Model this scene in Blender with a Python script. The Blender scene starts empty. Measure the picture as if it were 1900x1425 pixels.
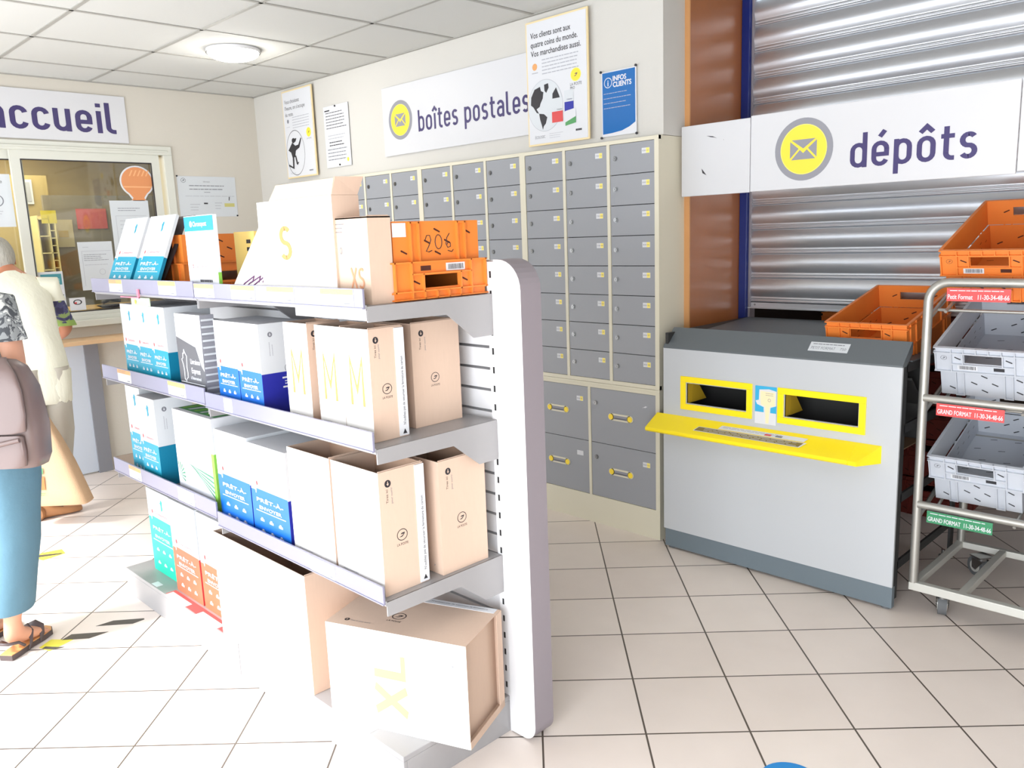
import bpy, math, random
from mathutils import Vector, Matrix
random.seed(7)
SC = bpy.context.scene
COL = SC.collection
PI = math.pi

# ------------------------------------------------------------------ camera
cam_d = bpy.data.cameras.new('camera')
cam = bpy.data.objects.new('camera', cam_d); COL.objects.link(cam)
R_ = Vector((0.70690769, 0.70637009, -0.03637062))
U_ = Vector((-0.10143276, 0.15213139, 0.98314162))
F_ = Vector((-0.69999494, 0.69130119, -0.17919191))
cm = Matrix((R_, U_, -F_)).transposed().to_4x4()
cm.translation = Vector((1.60023738, -1.65699814, 1.53315188))
cam.matrix_world = cm
cam_d.sensor_fit = 'HORIZONTAL'; cam_d.sensor_width = 36.0
cam_d.lens = 1519.96 / 1900 * 36.0
cam_d.clip_start = 0.05
SC.camera = cam

# ------------------------------------------------------------------ colour management, sky, sun, window light
vs = SC.view_settings
vs.view_transform = 'Standard'; vs.look = 'None'; vs.gamma = 1.0; vs.use_curve_mapping = False
vs.exposure = 1.05
W = bpy.data.worlds.new('daylight'); SC.world = W; W.use_nodes = True
wb = W.node_tree.nodes['Background']
wb.inputs[0].default_value = (0.80, 0.90, 1.0, 1); wb.inputs[1].default_value = 1.2

def area(name, loc, target, sx, sy, power, color=(1, 1, 1)):
    d = bpy.data.lights.new(name, 'AREA'); d.shape = 'RECTANGLE'; d.size = sx; d.size_y = sy
    d.energy = power; d.color = color
    o = bpy.data.objects.new(name, d); COL.objects.link(o); o.location = loc
    o.rotation_euler = (Vector(target) - Vector(loc)).to_track_quat('-Z', 'Y').to_euler()
    return o
# daylight coming in through the shop window opening behind and left of the camera
area('window_daylight', (-2.35, -2.45, 0.98), (-2.35, 2.0, 0.75), 4.0, 1.7, 54, (0.94, 0.97, 1.0))
area('door_daylight', (1.5, -2.45, 0.95), (1.2, 0.6, 0.1), 2.4, 1.6, 60, (0.94, 0.97, 1.0))
sd = bpy.data.lights.new('sun', 'SUN'); sd.energy = 3.2; sd.angle = math.radians(9); sd.color = (1.0, 0.98, 0.95)
sun = bpy.data.objects.new('sun', sd); COL.objects.link(sun)
sun.rotation_euler = Vector((0.04, 0.70, -0.71)).to_track_quat('-Z', 'Y').to_euler()

# ------------------------------------------------------------------ materials
def S(r, g, b):
    f = lambda c: (c / 255 / 12.92) if c / 255 <= 0.04045 else ((c / 255 + 0.055) / 1.055) ** 2.4
    return (f(r), f(g), f(b), 1)
MATS = {}
def mat(name, rgb, rough=0.6, metal=0.0, noise=0.0, nscale=12.0, bump=0.0, bscale=60.0, emit=None, stretch=None, spec=None):
    m = bpy.data.materials.new(name); m.use_nodes = True
    nt = m.node_tree; b = nt.nodes['Principled BSDF']
    c = S(*rgb)
    b.inputs['Base Color'].default_value = c
    b.inputs['Roughness'].default_value = rough
    b.inputs['Metallic'].default_value = metal
    if spec is not None: b.inputs['Specular IOR Level'].default_value = spec
    if noise or bump:
        tc = nt.nodes.new('ShaderNodeTexCoord'); mp = nt.nodes.new('ShaderNodeMapping')
        nt.links.new(tc.outputs['Object'], mp.inputs[0])
        if stretch: mp.inputs['Scale'].default_value = stretch
    if noise:
        n = nt.nodes.new('ShaderNodeTexNoise'); n.inputs['Scale'].default_value = nscale; n.inputs['Detail'].default_value = 5
        nt.links.new(mp.outputs[0], n.inputs['Vector'])
        mx = nt.nodes.new('ShaderNodeMix'); mx.data_type = 'RGBA'
        mx.inputs[6].default_value = tuple(x * (1 - noise) for x in c[:3]) + (1,)
        mx.inputs[7].default_value = tuple(min(1, x * (1 + noise)) for x in c[:3]) + (1,)
        nt.links.new(n.outputs[0], mx.inputs[0]); nt.links.new(mx.outputs[2], b.inputs['Base Color'])
    if bump:
        n2 = nt.nodes.new('ShaderNodeTexNoise'); n2.inputs['Scale'].default_value = bscale; n2.inputs['Detail'].default_value = 6
        nt.links.new(mp.outputs[0], n2.inputs['Vector'])
        bp = nt.nodes.new('ShaderNodeBump'); bp.inputs['Strength'].default_value = bump; bp.inputs['Distance'].default_value = 0.01
        nt.links.new(n2.outputs[0], bp.inputs['Height']); nt.links.new(bp.outputs[0], b.inputs['Normal'])
    if emit:
        b.inputs['Emission Color'].default_value = S(*rgb); b.inputs['Emission Strength'].default_value = emit
    MATS[name] = m
    return m
wallm = mat('wall_paint', (200, 197, 191), 0.85, bump=0.08, bscale=180)
wallA = mat('wall_paint_left', (203, 197, 186), 0.85, bump=0.08, bscale=180)
ceilm = mat('ceiling_board', (198, 198, 194), 0.95, noise=0.02, nscale=200, bump=0.15, bscale=300)
tbar = mat('ceiling_rail_paint', (158, 156, 150), 0.6)
cream = mat('cream_enamel', (214, 208, 188), 0.45)
white = mat('white_enamel', (222, 222, 224), 0.4)
pvc = mat('white_window_frame', (208, 208, 198), 0.4)
door_g = mat('grey_locker_enamel', (148, 150, 155), 0.42, noise=0.03, nscale=3)
gap_m = mat('painted_gap_shade', (30, 30, 32), 0.8)  # near black standing for the shade inside door gaps and slots
lockm = mat('lock_metal', (150, 150, 150), 0.3, metal=1.0)
shelf_g = mat('grey_shelf_enamel', (150, 148, 149), 0.35, noise=0.02, nscale=4)
edge_g = mat('grey_edge_strip', (138, 130, 136), 0.5)
clear_rail = mat('price_rail_plastic', (134, 132, 152), 0.3)
paper = mat('white_paper', (212, 213, 217), 0.6)
signw = mat('sign_white', (206, 206, 209), 0.45)
paperg = mat('grey_white_paper', (204, 208, 212), 0.6)
yellow = mat('yellow_print', (246, 214, 60), 0.5)
pale_y = mat('pale_yellow_print', (244, 224, 110), 0.5)
tagor = mat('orange_tag', (222, 160, 100), 0.5)
ink = mat('black_ink', (38, 36, 42), 0.5)
inkg = mat('grey_ink', (120, 122, 130), 0.6)
inkl = mat('light_grey_ink', (168, 170, 178), 0.6)
navy = mat('navy_lettering', (58, 48, 100), 0.5)
logo_g = mat('grey_print', (140, 140, 148), 0.5)
card = mat('brown_cardboard', (202, 176, 157), 0.85, noise=0.035, nscale=160, stretch=(1, 1, 0.15))
card_in = mat('brown_cardboard_inside', (192, 158, 134), 0.9, noise=0.03, nscale=160, stretch=(1, 1, 0.15))
cardw = mat('white_and_overlit_cardboard', (238, 234, 228), 0.7)  # white mailer card; on brown boxes the white paints their overlit fronts
cardt = mat('tan_cardboard_front', (204, 178, 156), 0.8, noise=0.02, nscale=100)
sizeink = mat('yellow_size_print', (196, 138, 76), 0.6)
xlink = mat('pale_yellow_size_print', (218, 198, 120), 0.6)
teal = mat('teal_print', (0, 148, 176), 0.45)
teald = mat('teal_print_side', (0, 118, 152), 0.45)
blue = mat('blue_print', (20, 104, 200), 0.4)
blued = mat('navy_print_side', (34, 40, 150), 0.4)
green = mat('mint_green_print', (0, 200, 160), 0.45)
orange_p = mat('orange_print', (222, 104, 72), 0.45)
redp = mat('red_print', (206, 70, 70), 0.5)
limeg = mat('lime_green_print', (132, 190, 70), 0.5)
leafg = mat('leaf_green_print', (80, 150, 90), 0.5)
charc = mat('charcoal_print', (92, 92, 96), 0.5)
orange = mat('orange_crate_plastic', (226, 126, 50), 0.42, noise=0.05, nscale=6)
orange_d = mat('dark_crate_slot', (70, 28, 14), 0.8)
greyc = mat('grey_crate_plastic', (192, 196, 204), 0.42, noise=0.03, nscale=6)
grey_d = mat('dark_grey_crate_slot', (50, 50, 54), 0.8)
steel = mat('galvanised_tube', (176, 174, 168), 0.42, metal=0.7, noise=0.06, nscale=14)
steelw = mat('pale_base_tube', (204, 203, 196), 0.5, metal=0.25, noise=0.06, nscale=12)
rubber = mat('grey_rubber', (96, 98, 100), 0.7)
unit_f = mat('light_grey_unit_panel', (187, 190, 194), 0.35, noise=0.02, nscale=2)
unit_t = mat('dark_grey_unit_metal', (96, 102, 106), 0.45, noise=0.03, nscale=4)
unit_s = mat('unit_side_black', (46, 46, 46), 0.6)
unit_y = mat('yellow_unit_enamel', (248, 222, 30), 0.35, noise=0.02, nscale=6)
woodr = mat('reddish_wood_veneer', (160, 98, 56), 0.3, noise=0.10, nscale=5, stretch=(1, 1, 0.12))
woode = mat('pale_wood_edge', (206, 150, 96), 0.45, noise=0.05, nscale=8, stretch=(1, 1, 0.12))
woodc = mat('beech_counter', (214, 178, 138), 0.4, noise=0.06, nscale=6, stretch=(1, 0.2, 1))
bluep = mat('blue_frame_paint', (18, 38, 112), 0.35)
infob = mat('blue_poster', (24, 100, 170), 0.12)
cpanel = mat('counter_grey_panel', (190, 196, 206), 0.5)
cpost = mat('counter_grey_post', (128, 128, 134), 0.5)
basem = mat('skirting_tile', (176, 160, 146), 0.5)
backwall = mat('office_wall', (190, 172, 130), 0.9)
boardm = mat('grey_board', (132, 124, 106), 0.8)
redpap = mat('pink_red_paper', (196, 90, 86), 0.8)
shelfp = mat('pale_pigeonhole_wood', (226, 212, 150), 0.7)
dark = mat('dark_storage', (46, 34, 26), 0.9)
skin_m = mat('skin', (200, 146, 118), 0.55, noise=0.05, nscale=10)
skin_d = mat('tanned_skin', (186, 122, 92), 0.5, noise=0.06, nscale=10)
hair_g = mat('grey_hair', (170, 166, 156), 0.75, noise=0.25, nscale=60, bump=0.6, bscale=90, stretch=(1, 1, 0.4))
denim = mat('blue_trouser_cloth', (78, 112, 128), 0.85, noise=0.10, nscale=5, bump=0.8, bscale=8)
creamc = mat('cream_cloth', (232, 230, 212), 0.85, noise=0.04, nscale=8, bump=1.0, bscale=11, stretch=(1, 1, 0.35))
leather = mat('taupe_leather', (106, 88, 84), 0.34, noise=0.08, nscale=5, bump=0.15, bscale=12)
sandal_m = mat('dark_sandal_leather', (74, 62, 62), 0.5)
shoe_m = mat('tan_shoe_leather', (176, 126, 84), 0.45, noise=0.08, nscale=12)
jute = mat('jute_cloth', (206, 172, 138), 0.9, noise=0.06, nscale=8, bump=0.3, bscale=240)
tape_y = mat('yellow_floor_tape', (226, 216, 70), 0.5)
tape_b = mat('black_floor_tape', (70, 66, 62), 0.5, noise=0.2, nscale=60)

def patterned(name, c1, c2, c3, scale):
    m = bpy.data.materials.new(name); m.use_nodes = True; nt = m.node_tree; b = nt.nodes['Principled BSDF']
    tc = nt.nodes.new('ShaderNodeTexCoord'); n = nt.nodes.new('ShaderNodeTexNoise'); n.inputs['Scale'].default_value = scale
    n.inputs['Detail'].default_value = 3; n.inputs['Distortion'].default_value = 1.6
    r = nt.nodes.new('ShaderNodeValToRGB'); r.color_ramp.interpolation = 'CONSTANT'
    r.color_ramp.elements[0].color = S(*c1); r.color_ramp.elements[1].position = 0.47; r.color_ramp.elements[1].color = S(*c2)
    e = r.color_ramp.elements.new(0.58); e.color = S(*c3)
    nt.links.new(tc.outputs['Object'], n.inputs['Vector']); nt.links.new(n.outputs[0], r.inputs[0]); nt.links.new(r.outputs[0], b.inputs['Base Color'])
    b.inputs['Roughness'].default_value = 0.8
    MATS[name] = m; return m
blouse = patterned('grey_patterned_cloth', (70, 72, 76), (140, 142, 142), (204, 204, 200), 26)
floral = patterned('navy_floral_cloth', (64, 62, 96), (80, 80, 120), (150, 172, 110), 14)

def shutter_mat():
    m = mat('galvanised_shutter', (214, 217, 222), 0.33, metal=0.88)
    return m
shut = shutter_mat()

def floor_mat():
    m = bpy.data.materials.new('beige_floor_tiles'); m.use_nodes = True; nt = m.node_tree; b = nt.nodes['Principled BSDF']
    tc = nt.nodes.new('ShaderNodeTexCoord'); mp = nt.nodes.new('ShaderNodeMapping')
    mp.inputs['Rotation'].default_value = (0, 0, math.radians(-44.077))
    nt.links.new(tc.outputs['Object'], mp.inputs[0])
    br = nt.nodes.new('ShaderNodeTexBrick'); br.offset = 0.0; br.squash = 1.0
    br.inputs['Scale'].default_value = 1.0; br.inputs['Brick Width'].default_value = 0.32; br.inputs['Row Height'].default_value = 0.32
    br.inputs['Mortar Size'].default_value = 0.0031; br.inputs['Mortar Smooth'].default_value = 0.05; br.inputs['Bias'].default_value = 0.0
    br.inputs['Color1'].default_value = S(224, 212, 204); br.inputs['Color2'].default_value = S(230, 219, 211); br.inputs['Mortar'].default_value = S(86, 76, 68)
    nt.links.new(mp.outputs[0], br.inputs['Vector'])
    n = nt.nodes.new('ShaderNodeTexNoise'); n.inputs['Scale'].default_value = 5; n.inputs['Detail'].default_value = 6
    nt.links.new(tc.outputs['Object'], n.inputs['Vector'])
    hs = nt.nodes.new('ShaderNodeMix'); hs.data_type = 'RGBA'; hs.blend_type = 'MULTIPLY'; hs.inputs[0].default_value = 0.35
    rp = nt.nodes.new('ShaderNodeValToRGB'); rp.color_ramp.elements[0].color = (0.86, 0.85, 0.84, 1); rp.color_ramp.elements[1].color = (1, 1, 1, 1)
    rp.color_ramp.elements[0].position = 0.3; rp.color_ramp.elements[1].position = 0.7
    nt.links.new(n.outputs[0], rp.inputs[0]); nt.links.new(br.outputs['Color'], hs.inputs[6]); nt.links.new(rp.outputs[0], hs.inputs[7])
    nt.links.new(hs.outputs[2], b.inputs['Base Color'])
    b.inputs['Roughness'].default_value = 0.38
    bp = nt.nodes.new('ShaderNodeBump'); bp.inputs['Strength'].default_value = 0.4; bp.inputs['Distance'].default_value = 0.002; bp.invert = True
    nt.links.new(br.outputs['Fac'], bp.inputs['Height']); nt.links.new(bp.outputs[0], b.inputs['Normal'])
    return m
floorm = floor_mat()
def glass_mat():
    m = bpy.data.materials.new('window_glass'); m.use_nodes = True; nt = m.node_tree
    for n in list(nt.nodes): nt.nodes.remove(n)
    o = nt.nodes.new('ShaderNodeOutputMaterial'); mx = nt.nodes.new('ShaderNodeMixShader')
    t = nt.nodes.new('ShaderNodeBsdfTransparent'); g = nt.nodes.new('ShaderNodeBsdfGlossy'); g.inputs['Roughness'].default_value = 0.03
    t.inputs[0].default_value = (0.93, 0.95, 0.93, 1); mx.inputs[0].default_value = 0.09
    nt.links.new(t.outputs[0], mx.inputs[1]); nt.links.new(g.outputs[0], mx.inputs[2]); nt.links.new(mx.outputs[0], o.inputs[0])
    return m
glass = glass_mat()
lampm = mat('lit_lamp_diffuser', (255, 252, 244), 0.5, emit=14.0)

# ------------------------------------------------------------------ mesh helpers
GLY = {}
def glyph(s):
    if s in GLY: return GLY[s]
    c = bpy.data.curves.new('t', 'FONT'); c.body = s; c.size = 1.0; c.resolution_u = 3
    o = bpy.data.objects.new('t', c); COL.objects.link(o)
    dg = bpy.context.evaluated_depsgraph_get(); dg.update()
    me = bpy.data.meshes.new_from_object(o.evaluated_get(dg))
    vs_ = [(v.co.x, v.co.y) for v in me.vertices]; fs = [tuple(p.vertices) for p in me.polygons]
    bpy.data.objects.remove(o); bpy.data.curves.remove(c); bpy.data.meshes.remove(me)
    if not vs_: vs_ = [(0, 0)]
    x0 = min(v[0] for v in vs_); x1 = max(v[0] for v in vs_)
    GLY[s] = ([(x - x0, y) for x, y in vs_], fs, x1 - x0)
    return GLY[s]

class MB:
    def __init__(s): s.v = []; s.f = []; s.m = []; s.sm = []; s.mats = []
    def mi(s, m):
        if m not in s.mats: s.mats.append(m)
        return s.mats.index(m)
    def add(s, vs_, fs, m, smooth=False):
        o = len(s.v); s.v += [tuple(v) for v in vs_]; k = s.mi(m)
        for f in fs: s.f.append(tuple(i + o for i in f)); s.m.append(k); s.sm.append(smooth)
        return s
    def box(s, x0, x1, y0, y1, z0, z1, m):
        v = [(x, y, z) for z in (z0, z1) for x, y in ((x0, y0), (x1, y0), (x1, y1), (x0, y1))]
        return s.add(v, [(3, 2, 1, 0), (4, 5, 6, 7), (0, 1, 5, 4), (1, 2, 6, 5), (2, 3, 7, 6), (3, 0, 4, 7)], m)
    def boxm(s, x0, x1, y0, y1, z0, z1, mf, ms, mt=None, mb=None):   # separate mats front(-y) / others / top
        v = [(x, y, z) for z in (z0, z1) for x, y in ((x0, y0), (x1, y0), (x1, y1), (x0, y1))]
        s.add(v, [(0, 1, 5, 4)], mf); s.add(v, [(1, 2, 6, 5), (3, 0, 4, 7)], ms)
        s.add(v, [(2, 3, 7, 6)], mb or ms); s.add(v, [(4, 5, 6, 7)], mt or ms); s.add(v, [(3, 2, 1, 0)], ms)
        return s
    def quad(s, pts, m): return s.add(pts, [tuple(range(len(pts)))], m)
    def prism(s, pts, d, m, side=None):      # pts: planar 3d polygon, extruded by vector d
        n = len(pts); d = Vector(d)
        v = [tuple(p) for p in pts] + [tuple(Vector(p) + d) for p in pts]
        s.add(v, [tuple(range(n))[::-1], tuple(range(n, 2 * n))], m)
        s.add(v, [(i, (i + 1) % n, n + (i + 1) % n, n + i) for i in range(n)], side or m)
        return s
    def cyl(s, p0, p1, r, m, n=14, r1=None, smooth=True):
        p0 = Vector(p0); p1 = Vector(p1); r1 = r if r1 is None else r1
        ax = (p1 - p0).normalized(); a = ax.orthogonal().normalized(); b = ax.cross(a)
        v = []
        for p, rr in ((p0, r), (p1, r1)):
            for i in range(n):
                t = 2 * PI * i / n; v.append(tuple(p + a * rr * math.cos(t) + b * rr * math.sin(t)))
        s.add(v, [(i, (i + 1) % n, n + (i + 1) % n, n + i) for i in range(n)], m, smooth)
        s.add(v, [tuple(range(n))[::-1], tuple(range(n, 2 * n))], m)
        return s
    def tube(s, path, r, m, n=10, smooth=True, caps=True):
        path = [Vector(p) for p in path]; rings = []; prev = None
        for i, p in enumerate(path):
            t = ((path[min(i + 1, len(path) - 1)] - path[max(i - 1, 0)])).normalized()
            if prev is None: a = t.orthogonal().normalized()
            else: a = (prev - t * prev.dot(t)).normalized()
            prev = a; b = t.cross(a)
            rr = r[i] if isinstance(r, (list, tuple)) else r
            rings.append([tuple(p + a * rr * math.cos(2 * PI * k / n) + b * rr * math.sin(2 * PI * k / n)) for k in range(n)])
        v = [q for rg in rings for q in rg]
        f = [(j * n + i, j * n + (i + 1) % n, (j + 1) * n + (i + 1) % n, (j + 1) * n + i) for j in range(len(path) - 1) for i in range(n)]
        s.add(v, f, m, smooth)
        if caps: s.add(v, [tuple(range(n))[::-1], tuple(range((len(path) - 1) * n, len(path) * n))], m)
        return s
    def loft(s, rings, m, n=20, smooth=True, caps=True, wob=0.0):
        # ring = (centre, axis_a, axis_b) ; closed elliptical sections
        v = []
        for j, (c, a, b) in enumerate(rings):
            c = Vector(c); a = Vector(a); b = Vector(b)
            for i in range(n):
                t = 2 * PI * i / n
                k = 1 + wob * (math.sin(3 * t + j * 0.7) * 0.6 + math.sin(7 * t - j * 0.4) * 0.4)
                v.append(tuple(c + a * math.cos(t) * k + b * math.sin(t) * k))
        f = [(j * n + i, j * n + (i + 1) % n, (j + 1) * n + (i + 1) % n, (j + 1) * n + i) for j in range(len(rings) - 1) for i in range(n)]
        s.add(v, f, m, smooth)
        if caps: s.add(v, [tuple(range(n))[::-1], tuple(range((len(rings) - 1) * n, len(rings) * n))], m, smooth)
        return s
    def disc(s, c, u, v, ru, rv, m, n=32, r0=0.0, a0=0.0, a1=2 * PI):
        c = Vector(c); u = Vector(u); v = Vector(v)
        ring = lambda k: [tuple(c + u * ru * k * math.cos(a0 + (a1 - a0) * i / n) + v * rv * k * math.sin(a0 + (a1 - a0) * i / n)) for i in range(n + (0 if abs(a1 - a0 - 2 * PI) < 1e-6 else 1))]
        o = ring(1.0); N = len(o)
        if r0 <= 0: return s.add(o, [tuple(range(N))], m)
        q = ring(r0); full = (N == n)
        return s.add(o + q, [(i, (i + 1) % N, N + (i + 1) % N, N + i) for i in range(N if full else N - 1)], m)
    def poly2(s, pts, c, u, v, k, m):      # 2d polygon in plane u,v about c scaled by k
        c = Vector(c); u = Vector(u); v = Vector(v)
        return s.add([tuple(c + u * x * k + v * y * k) for x, y in pts], [tuple(range(len(pts)))], m)
    def text(s, t, c, u, v, h, m, w=None, align='C', bold=0.0, ext=0.0):
        gv, gf, gw = glyph(t); c = Vector(c); u = Vector(u).normalized(); v = Vector(v).normalized()
        sx = h if w is None else w / max(gw, 1e-6); tw = gw * sx
        off = {'C': -tw / 2, 'L': 0, 'R': -tw}[align]
        shifts = [(0, 0)] if not bold else [(0, 0), (bold, 0), (-bold, 0), (0, bold), (0, -bold)]
        nrm = u.cross(v)
        for k, (dx, dy) in enumerate(shifts):
            s.add([tuple(c + u * (x * sx + off + dx) + v * ((y - 0.35) * h + dy) + nrm * 0.00005 * k) for x, y in gv], gf, m)
        return s
    def lines(s, c, u, v, w, h, rows, m, th=0.3, rag=0.3, seed=1):   # rows of small printed writing as broken bars
        rr = random.Random(seed); c = Vector(c); u = Vector(u); v = Vector(v); ph = h / rows
        for i in range(rows):
            y = h / 2 - ph * (i + 0.5); x = -w / 2; e = w / 2 - rr.random() * rag * w
            while x < e:
                L = min(e - x, w * (0.05 + 0.10 * rr.random()))
                if L > w * 0.015:
                    s.add([tuple(c + u * a + v * b) for a, b in ((x, y - ph * th / 2), (x + L, y - ph * th / 2), (x + L, y + ph * th / 2), (x, y + ph * th / 2))], [(0, 1, 2, 3)], m)
                x += L + w * 0.014
        return s
    def mesh(s, name):
        me = bpy.data.meshes.new(name); me.from_pydata(s.v, [], s.f)
        for m in s.mats: me.materials.append(m)
        me.polygons.foreach_set('material_index', s.m); me.polygons.foreach_set('use_smooth', s.sm); me.update()
        return me
    def build(s, name, parent=None, loc=None, rot=None, bevel=0.0, mtx=None, seg=2):
        o = bpy.data.objects.new(name, s.mesh(name)); COL.objects.link(o)
        if parent: o.parent = parent
        if loc: o.location = loc
        if rot is not None: o.rotation_euler = (0, 0, rot) if isinstance(rot, (int, float)) else rot
        if mtx: o.matrix_world = mtx
        if bevel:
            b = o.modifiers.new('bevel', 'BEVEL'); b.width = bevel; b.segments = seg; b.limit_method = 'ANGLE'; b.angle_limit = math.radians(40)
        return o
def tag(o, label=None, cat=None, group=None, kind=None):
    if label: o['label'] = label
    if cat: o['category'] = cat
    if group: o['group'] = group
    if kind: o['kind'] = kind
    return o
def empty(name, loc=(0, 0, 0), rot=0, mtx=None):
    o = bpy.data.objects.new(name, None); COL.objects.link(o); o.empty_display_size = 0.05
    o.location = loc; o.rotation_euler = (0, 0, rot) if isinstance(rot, (int, float)) else rot
    if mtx: o.matrix_world = mtx
    return o
def structure(name, mb, **k):
    o = mb.build(name, **k); o['kind'] = 'structure'; return o
def copy_tree(o, parent=None):
    c = o.copy(); COL.objects.link(c); c.parent = parent
    for ch in list(o.children): copy_tree(ch, c)
    return c
X = Vector((1, 0, 0)); Y = Vector((0, 1, 0)); Z = Vector((0, 0, 1))


def arc(cx, cy, rx, ry, a0, a1, n=8):
    return [(cx + rx * math.cos(math.radians(a0 + (a1 - a0) * i / n)), cy + ry * math.sin(math.radians(a0 + (a1 - a0) * i / n))) for i in range(n + 1)]
def din(s, ws=0.17):
    h = ws / 2; W_ = 0.60; a = h; b = W_ - h; r = (b - a) / 2; c = (a + b) / 2; t = 1 - h; ry = r * 1.12
    bowl = arc(c, t - ry, r, ry, 0, 180) + arc(c, h + ry, r, ry, 180, 360); bowl = bowl + [bowl[0]]
    L = {'o': (W_, [bowl]), 'd': (W_, [bowl, [(b, 0), (b, 1.40)]]), 'b': (W_, [bowl, [(a, 0), (a, 1.40)]]), 'p': (W_, [bowl, [(a, -0.36), (a, 1.0)]]),
         'l': (0.36, [[(a, 1.40), (a, 0.28)] + arc(a + 0.19, 0.28, 0.19, 0.28 - h, 180, 270, 6) + [(0.36, h)]]),
         'i': (0.17, [[(a, 0), (a, 1.0)], [(a, 1.17), (a, 1.34)]]), 'u': (W_, [[(a, 1.0), (a, h + ry)] + arc(c, h + ry, r, ry, 180, 360) + [(b, 1.0)], [(b, 0), (b, 1.0)]]),
         'c': (0.56, [arc(c, t - ry, r, ry, 10, 180) + arc(c, h + ry, r, ry, 180, 350)]),
         'e': (W_, [[(a, 0.47), (b + h * .98, 0.47)], [(b, 0.47), (b, t - ry)] + arc(c, t - ry, r, ry, 0, 180) + arc(c, h + ry, r, ry, 180, 340)]),
         's': (0.54, [arc(0.27, t - 0.185, 0.185, 0.185, 30, 90, 4) + arc(0.27, t - 0.21, 0.185, 0.21, 90, 250, 8) + arc(0.27, h + 0.21, 0.185, 0.21, 70, -90, 8) + arc(0.27, h + 0.185, 0.19, 0.185, 270, 205, 4)]),
         't': (0.42, [[(0.17, 1.28), (0.17, 0.28)] + arc(0.36, 0.28, 0.19, 0.28 - h, 180, 270, 6) + [(0.43, h)], [(0.0, t), (0.42, t)]]),
         'a': (W_, [[(a + 0.02, t - 0.16)] + arc(c, t - ry, r, ry, 140, 0, 7) + [(b, 0)], [(b, 0.57)] + [(c, 0.57)] + arc(c - 0.02, 0.57 - 0.24, r - 0.02, 0.24, 90, 270, 8) + [(c, h), (b, h + 0.08)]]),
         'S': (0.66, [arc(0.33, 1.40 - h - 0.22, 0.24, 0.22, 25, 90, 4) + arc(0.33, 1.40 - h - 0.30, 0.24, 0.30, 90, 250, 8) + arc(0.33, h + 0.30, 0.245, 0.30, 70, -90, 8) + arc(0.33, h + 0.22, 0.245, 0.22, 270, 205, 4)]),
         'M': (0.86, [[(h, 0), (h, 1.40), (0.43, 0.45), (0.86 - h, 1.40), (0.86 - h, 0)]]), 'X': (0.70, [[(0.06, 0), (0.64, 1.40)], [(0.64, 0), (0.06, 1.40)]]), 'L': (0.58, [[(h, 1.40), (h, h), (0.58, h)]]), ' ': (0.26, [])}
    acc = {'é': ('e', [[(0.27, 1.16), (0.44, 1.40)]]), 'ô': ('o', [[(0.10, 1.14), (0.30, 1.36), (0.50, 1.14)]]), 'î': ('i', [[(-0.12, 1.14), (0.085, 1.36), (0.29, 1.14)]])}
    out = []; x = 0.0
    for ch in s:
        if ch in acc:
            k, ex = acc[ch]; w, P = L[k]
            if k == 'i': P = P[:1]; x += 0.04
            P = P + ex
            if k == 'i': wd = 0.04
            else: wd = 0
        else: w, P = L[ch]; wd = 0
        for p in P: out.append([(px + x, py) for px, py in p])
        x += w + wd + 0.155
    return out, x - 0.155
def ribbon(m, pts, ws, c, u, v, sx, sy, mt, lift):
    # stroke of even width along a 2d path, laid in the plane u, v
    n = len(pts); closed = pts[0] == pts[-1]; V = []
    for i in range(n):
        p = Vector(pts[i]); a = Vector(pts[i - 1]) if i > 0 else (Vector(pts[-2]) if closed else None); b = Vector(pts[i + 1]) if i < n - 1 else (Vector(pts[1]) if closed else None)
        d1 = (p - a).normalized() if a is not None and (p - a).length > 1e-6 else None; d2 = (b - p).normalized() if b is not None and (b - p).length > 1e-6 else None
        if d1 is None: d1 = d2
        if d2 is None: d2 = d1
        n1 = Vector((-d1.y, d1.x)); n2 = Vector((-d2.y, d2.x)); mm = (n1 + n2)
        mm = n1 if mm.length < 1e-3 else mm.normalized(); k = ws / 2 / max(0.45, mm.dot(n1))
        for s_ in (1, -1):
            q = p + mm * k * s_; V.append(tuple(c + u * q.x * sx + v * q.y * sy + lift))
    m.add(V, [(2 * i + 1, 2 * i + 3, 2 * i + 2, 2 * i) for i in range(n - 1)], mt)
def dtext(m, s, c, u, v, xh, mt, w=None, align='C', ws=0.17):
    '''condensed sign lettering; xh = x-height in metres, c on the baseline'''
    P, tw = din(s, ws); u = Vector(u).normalized(); v = Vector(v).normalized(); c = Vector(c)
    sx = xh if w is None else w / tw; off = {'C': -tw * sx / 2, 'L': 0, 'R': -tw * sx}[align]; nn = u.cross(v)
    for k, p in enumerate(P): ribbon(m, p, ws, c + u * off, u, v, sx, xh, mt, nn * (0.00006 * (k % 5)))
    return m

def envelope_logo(m, c, u, v, r, eps):
    c = Vector(c); n = eps
    m.disc(c, u, v, r, r, logo_g, n=48)
    m.disc(c + n, u, v, r * 0.80, r * 0.80, pale_y, n=48)
    m.disc(c + 2 * n, u, v, r * 0.77, r * 0.77, yellow, n=48)
    a, b = 0.46, 0.32
    e = c + 3 * n
    g = 0.045
    m.poly2([(-a + g, b), (a - g, b), (0, -0.02 + g)], e, u, v, r, logo_g)
    m.poly2([(-a, b - g), (-0.16, 0.03), (-a, -b + g)], e, u, v, r, logo_g)
    m.poly2([(a, b - g), (a, -b + g), (0.16, 0.03)], e, u, v, r, logo_g)
    m.poly2([(-a + g, -b), (-0.12, -0.01), (0, -0.12), (0.12, -0.01), (a - g, -b)], e, u, v, r, logo_g)

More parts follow.
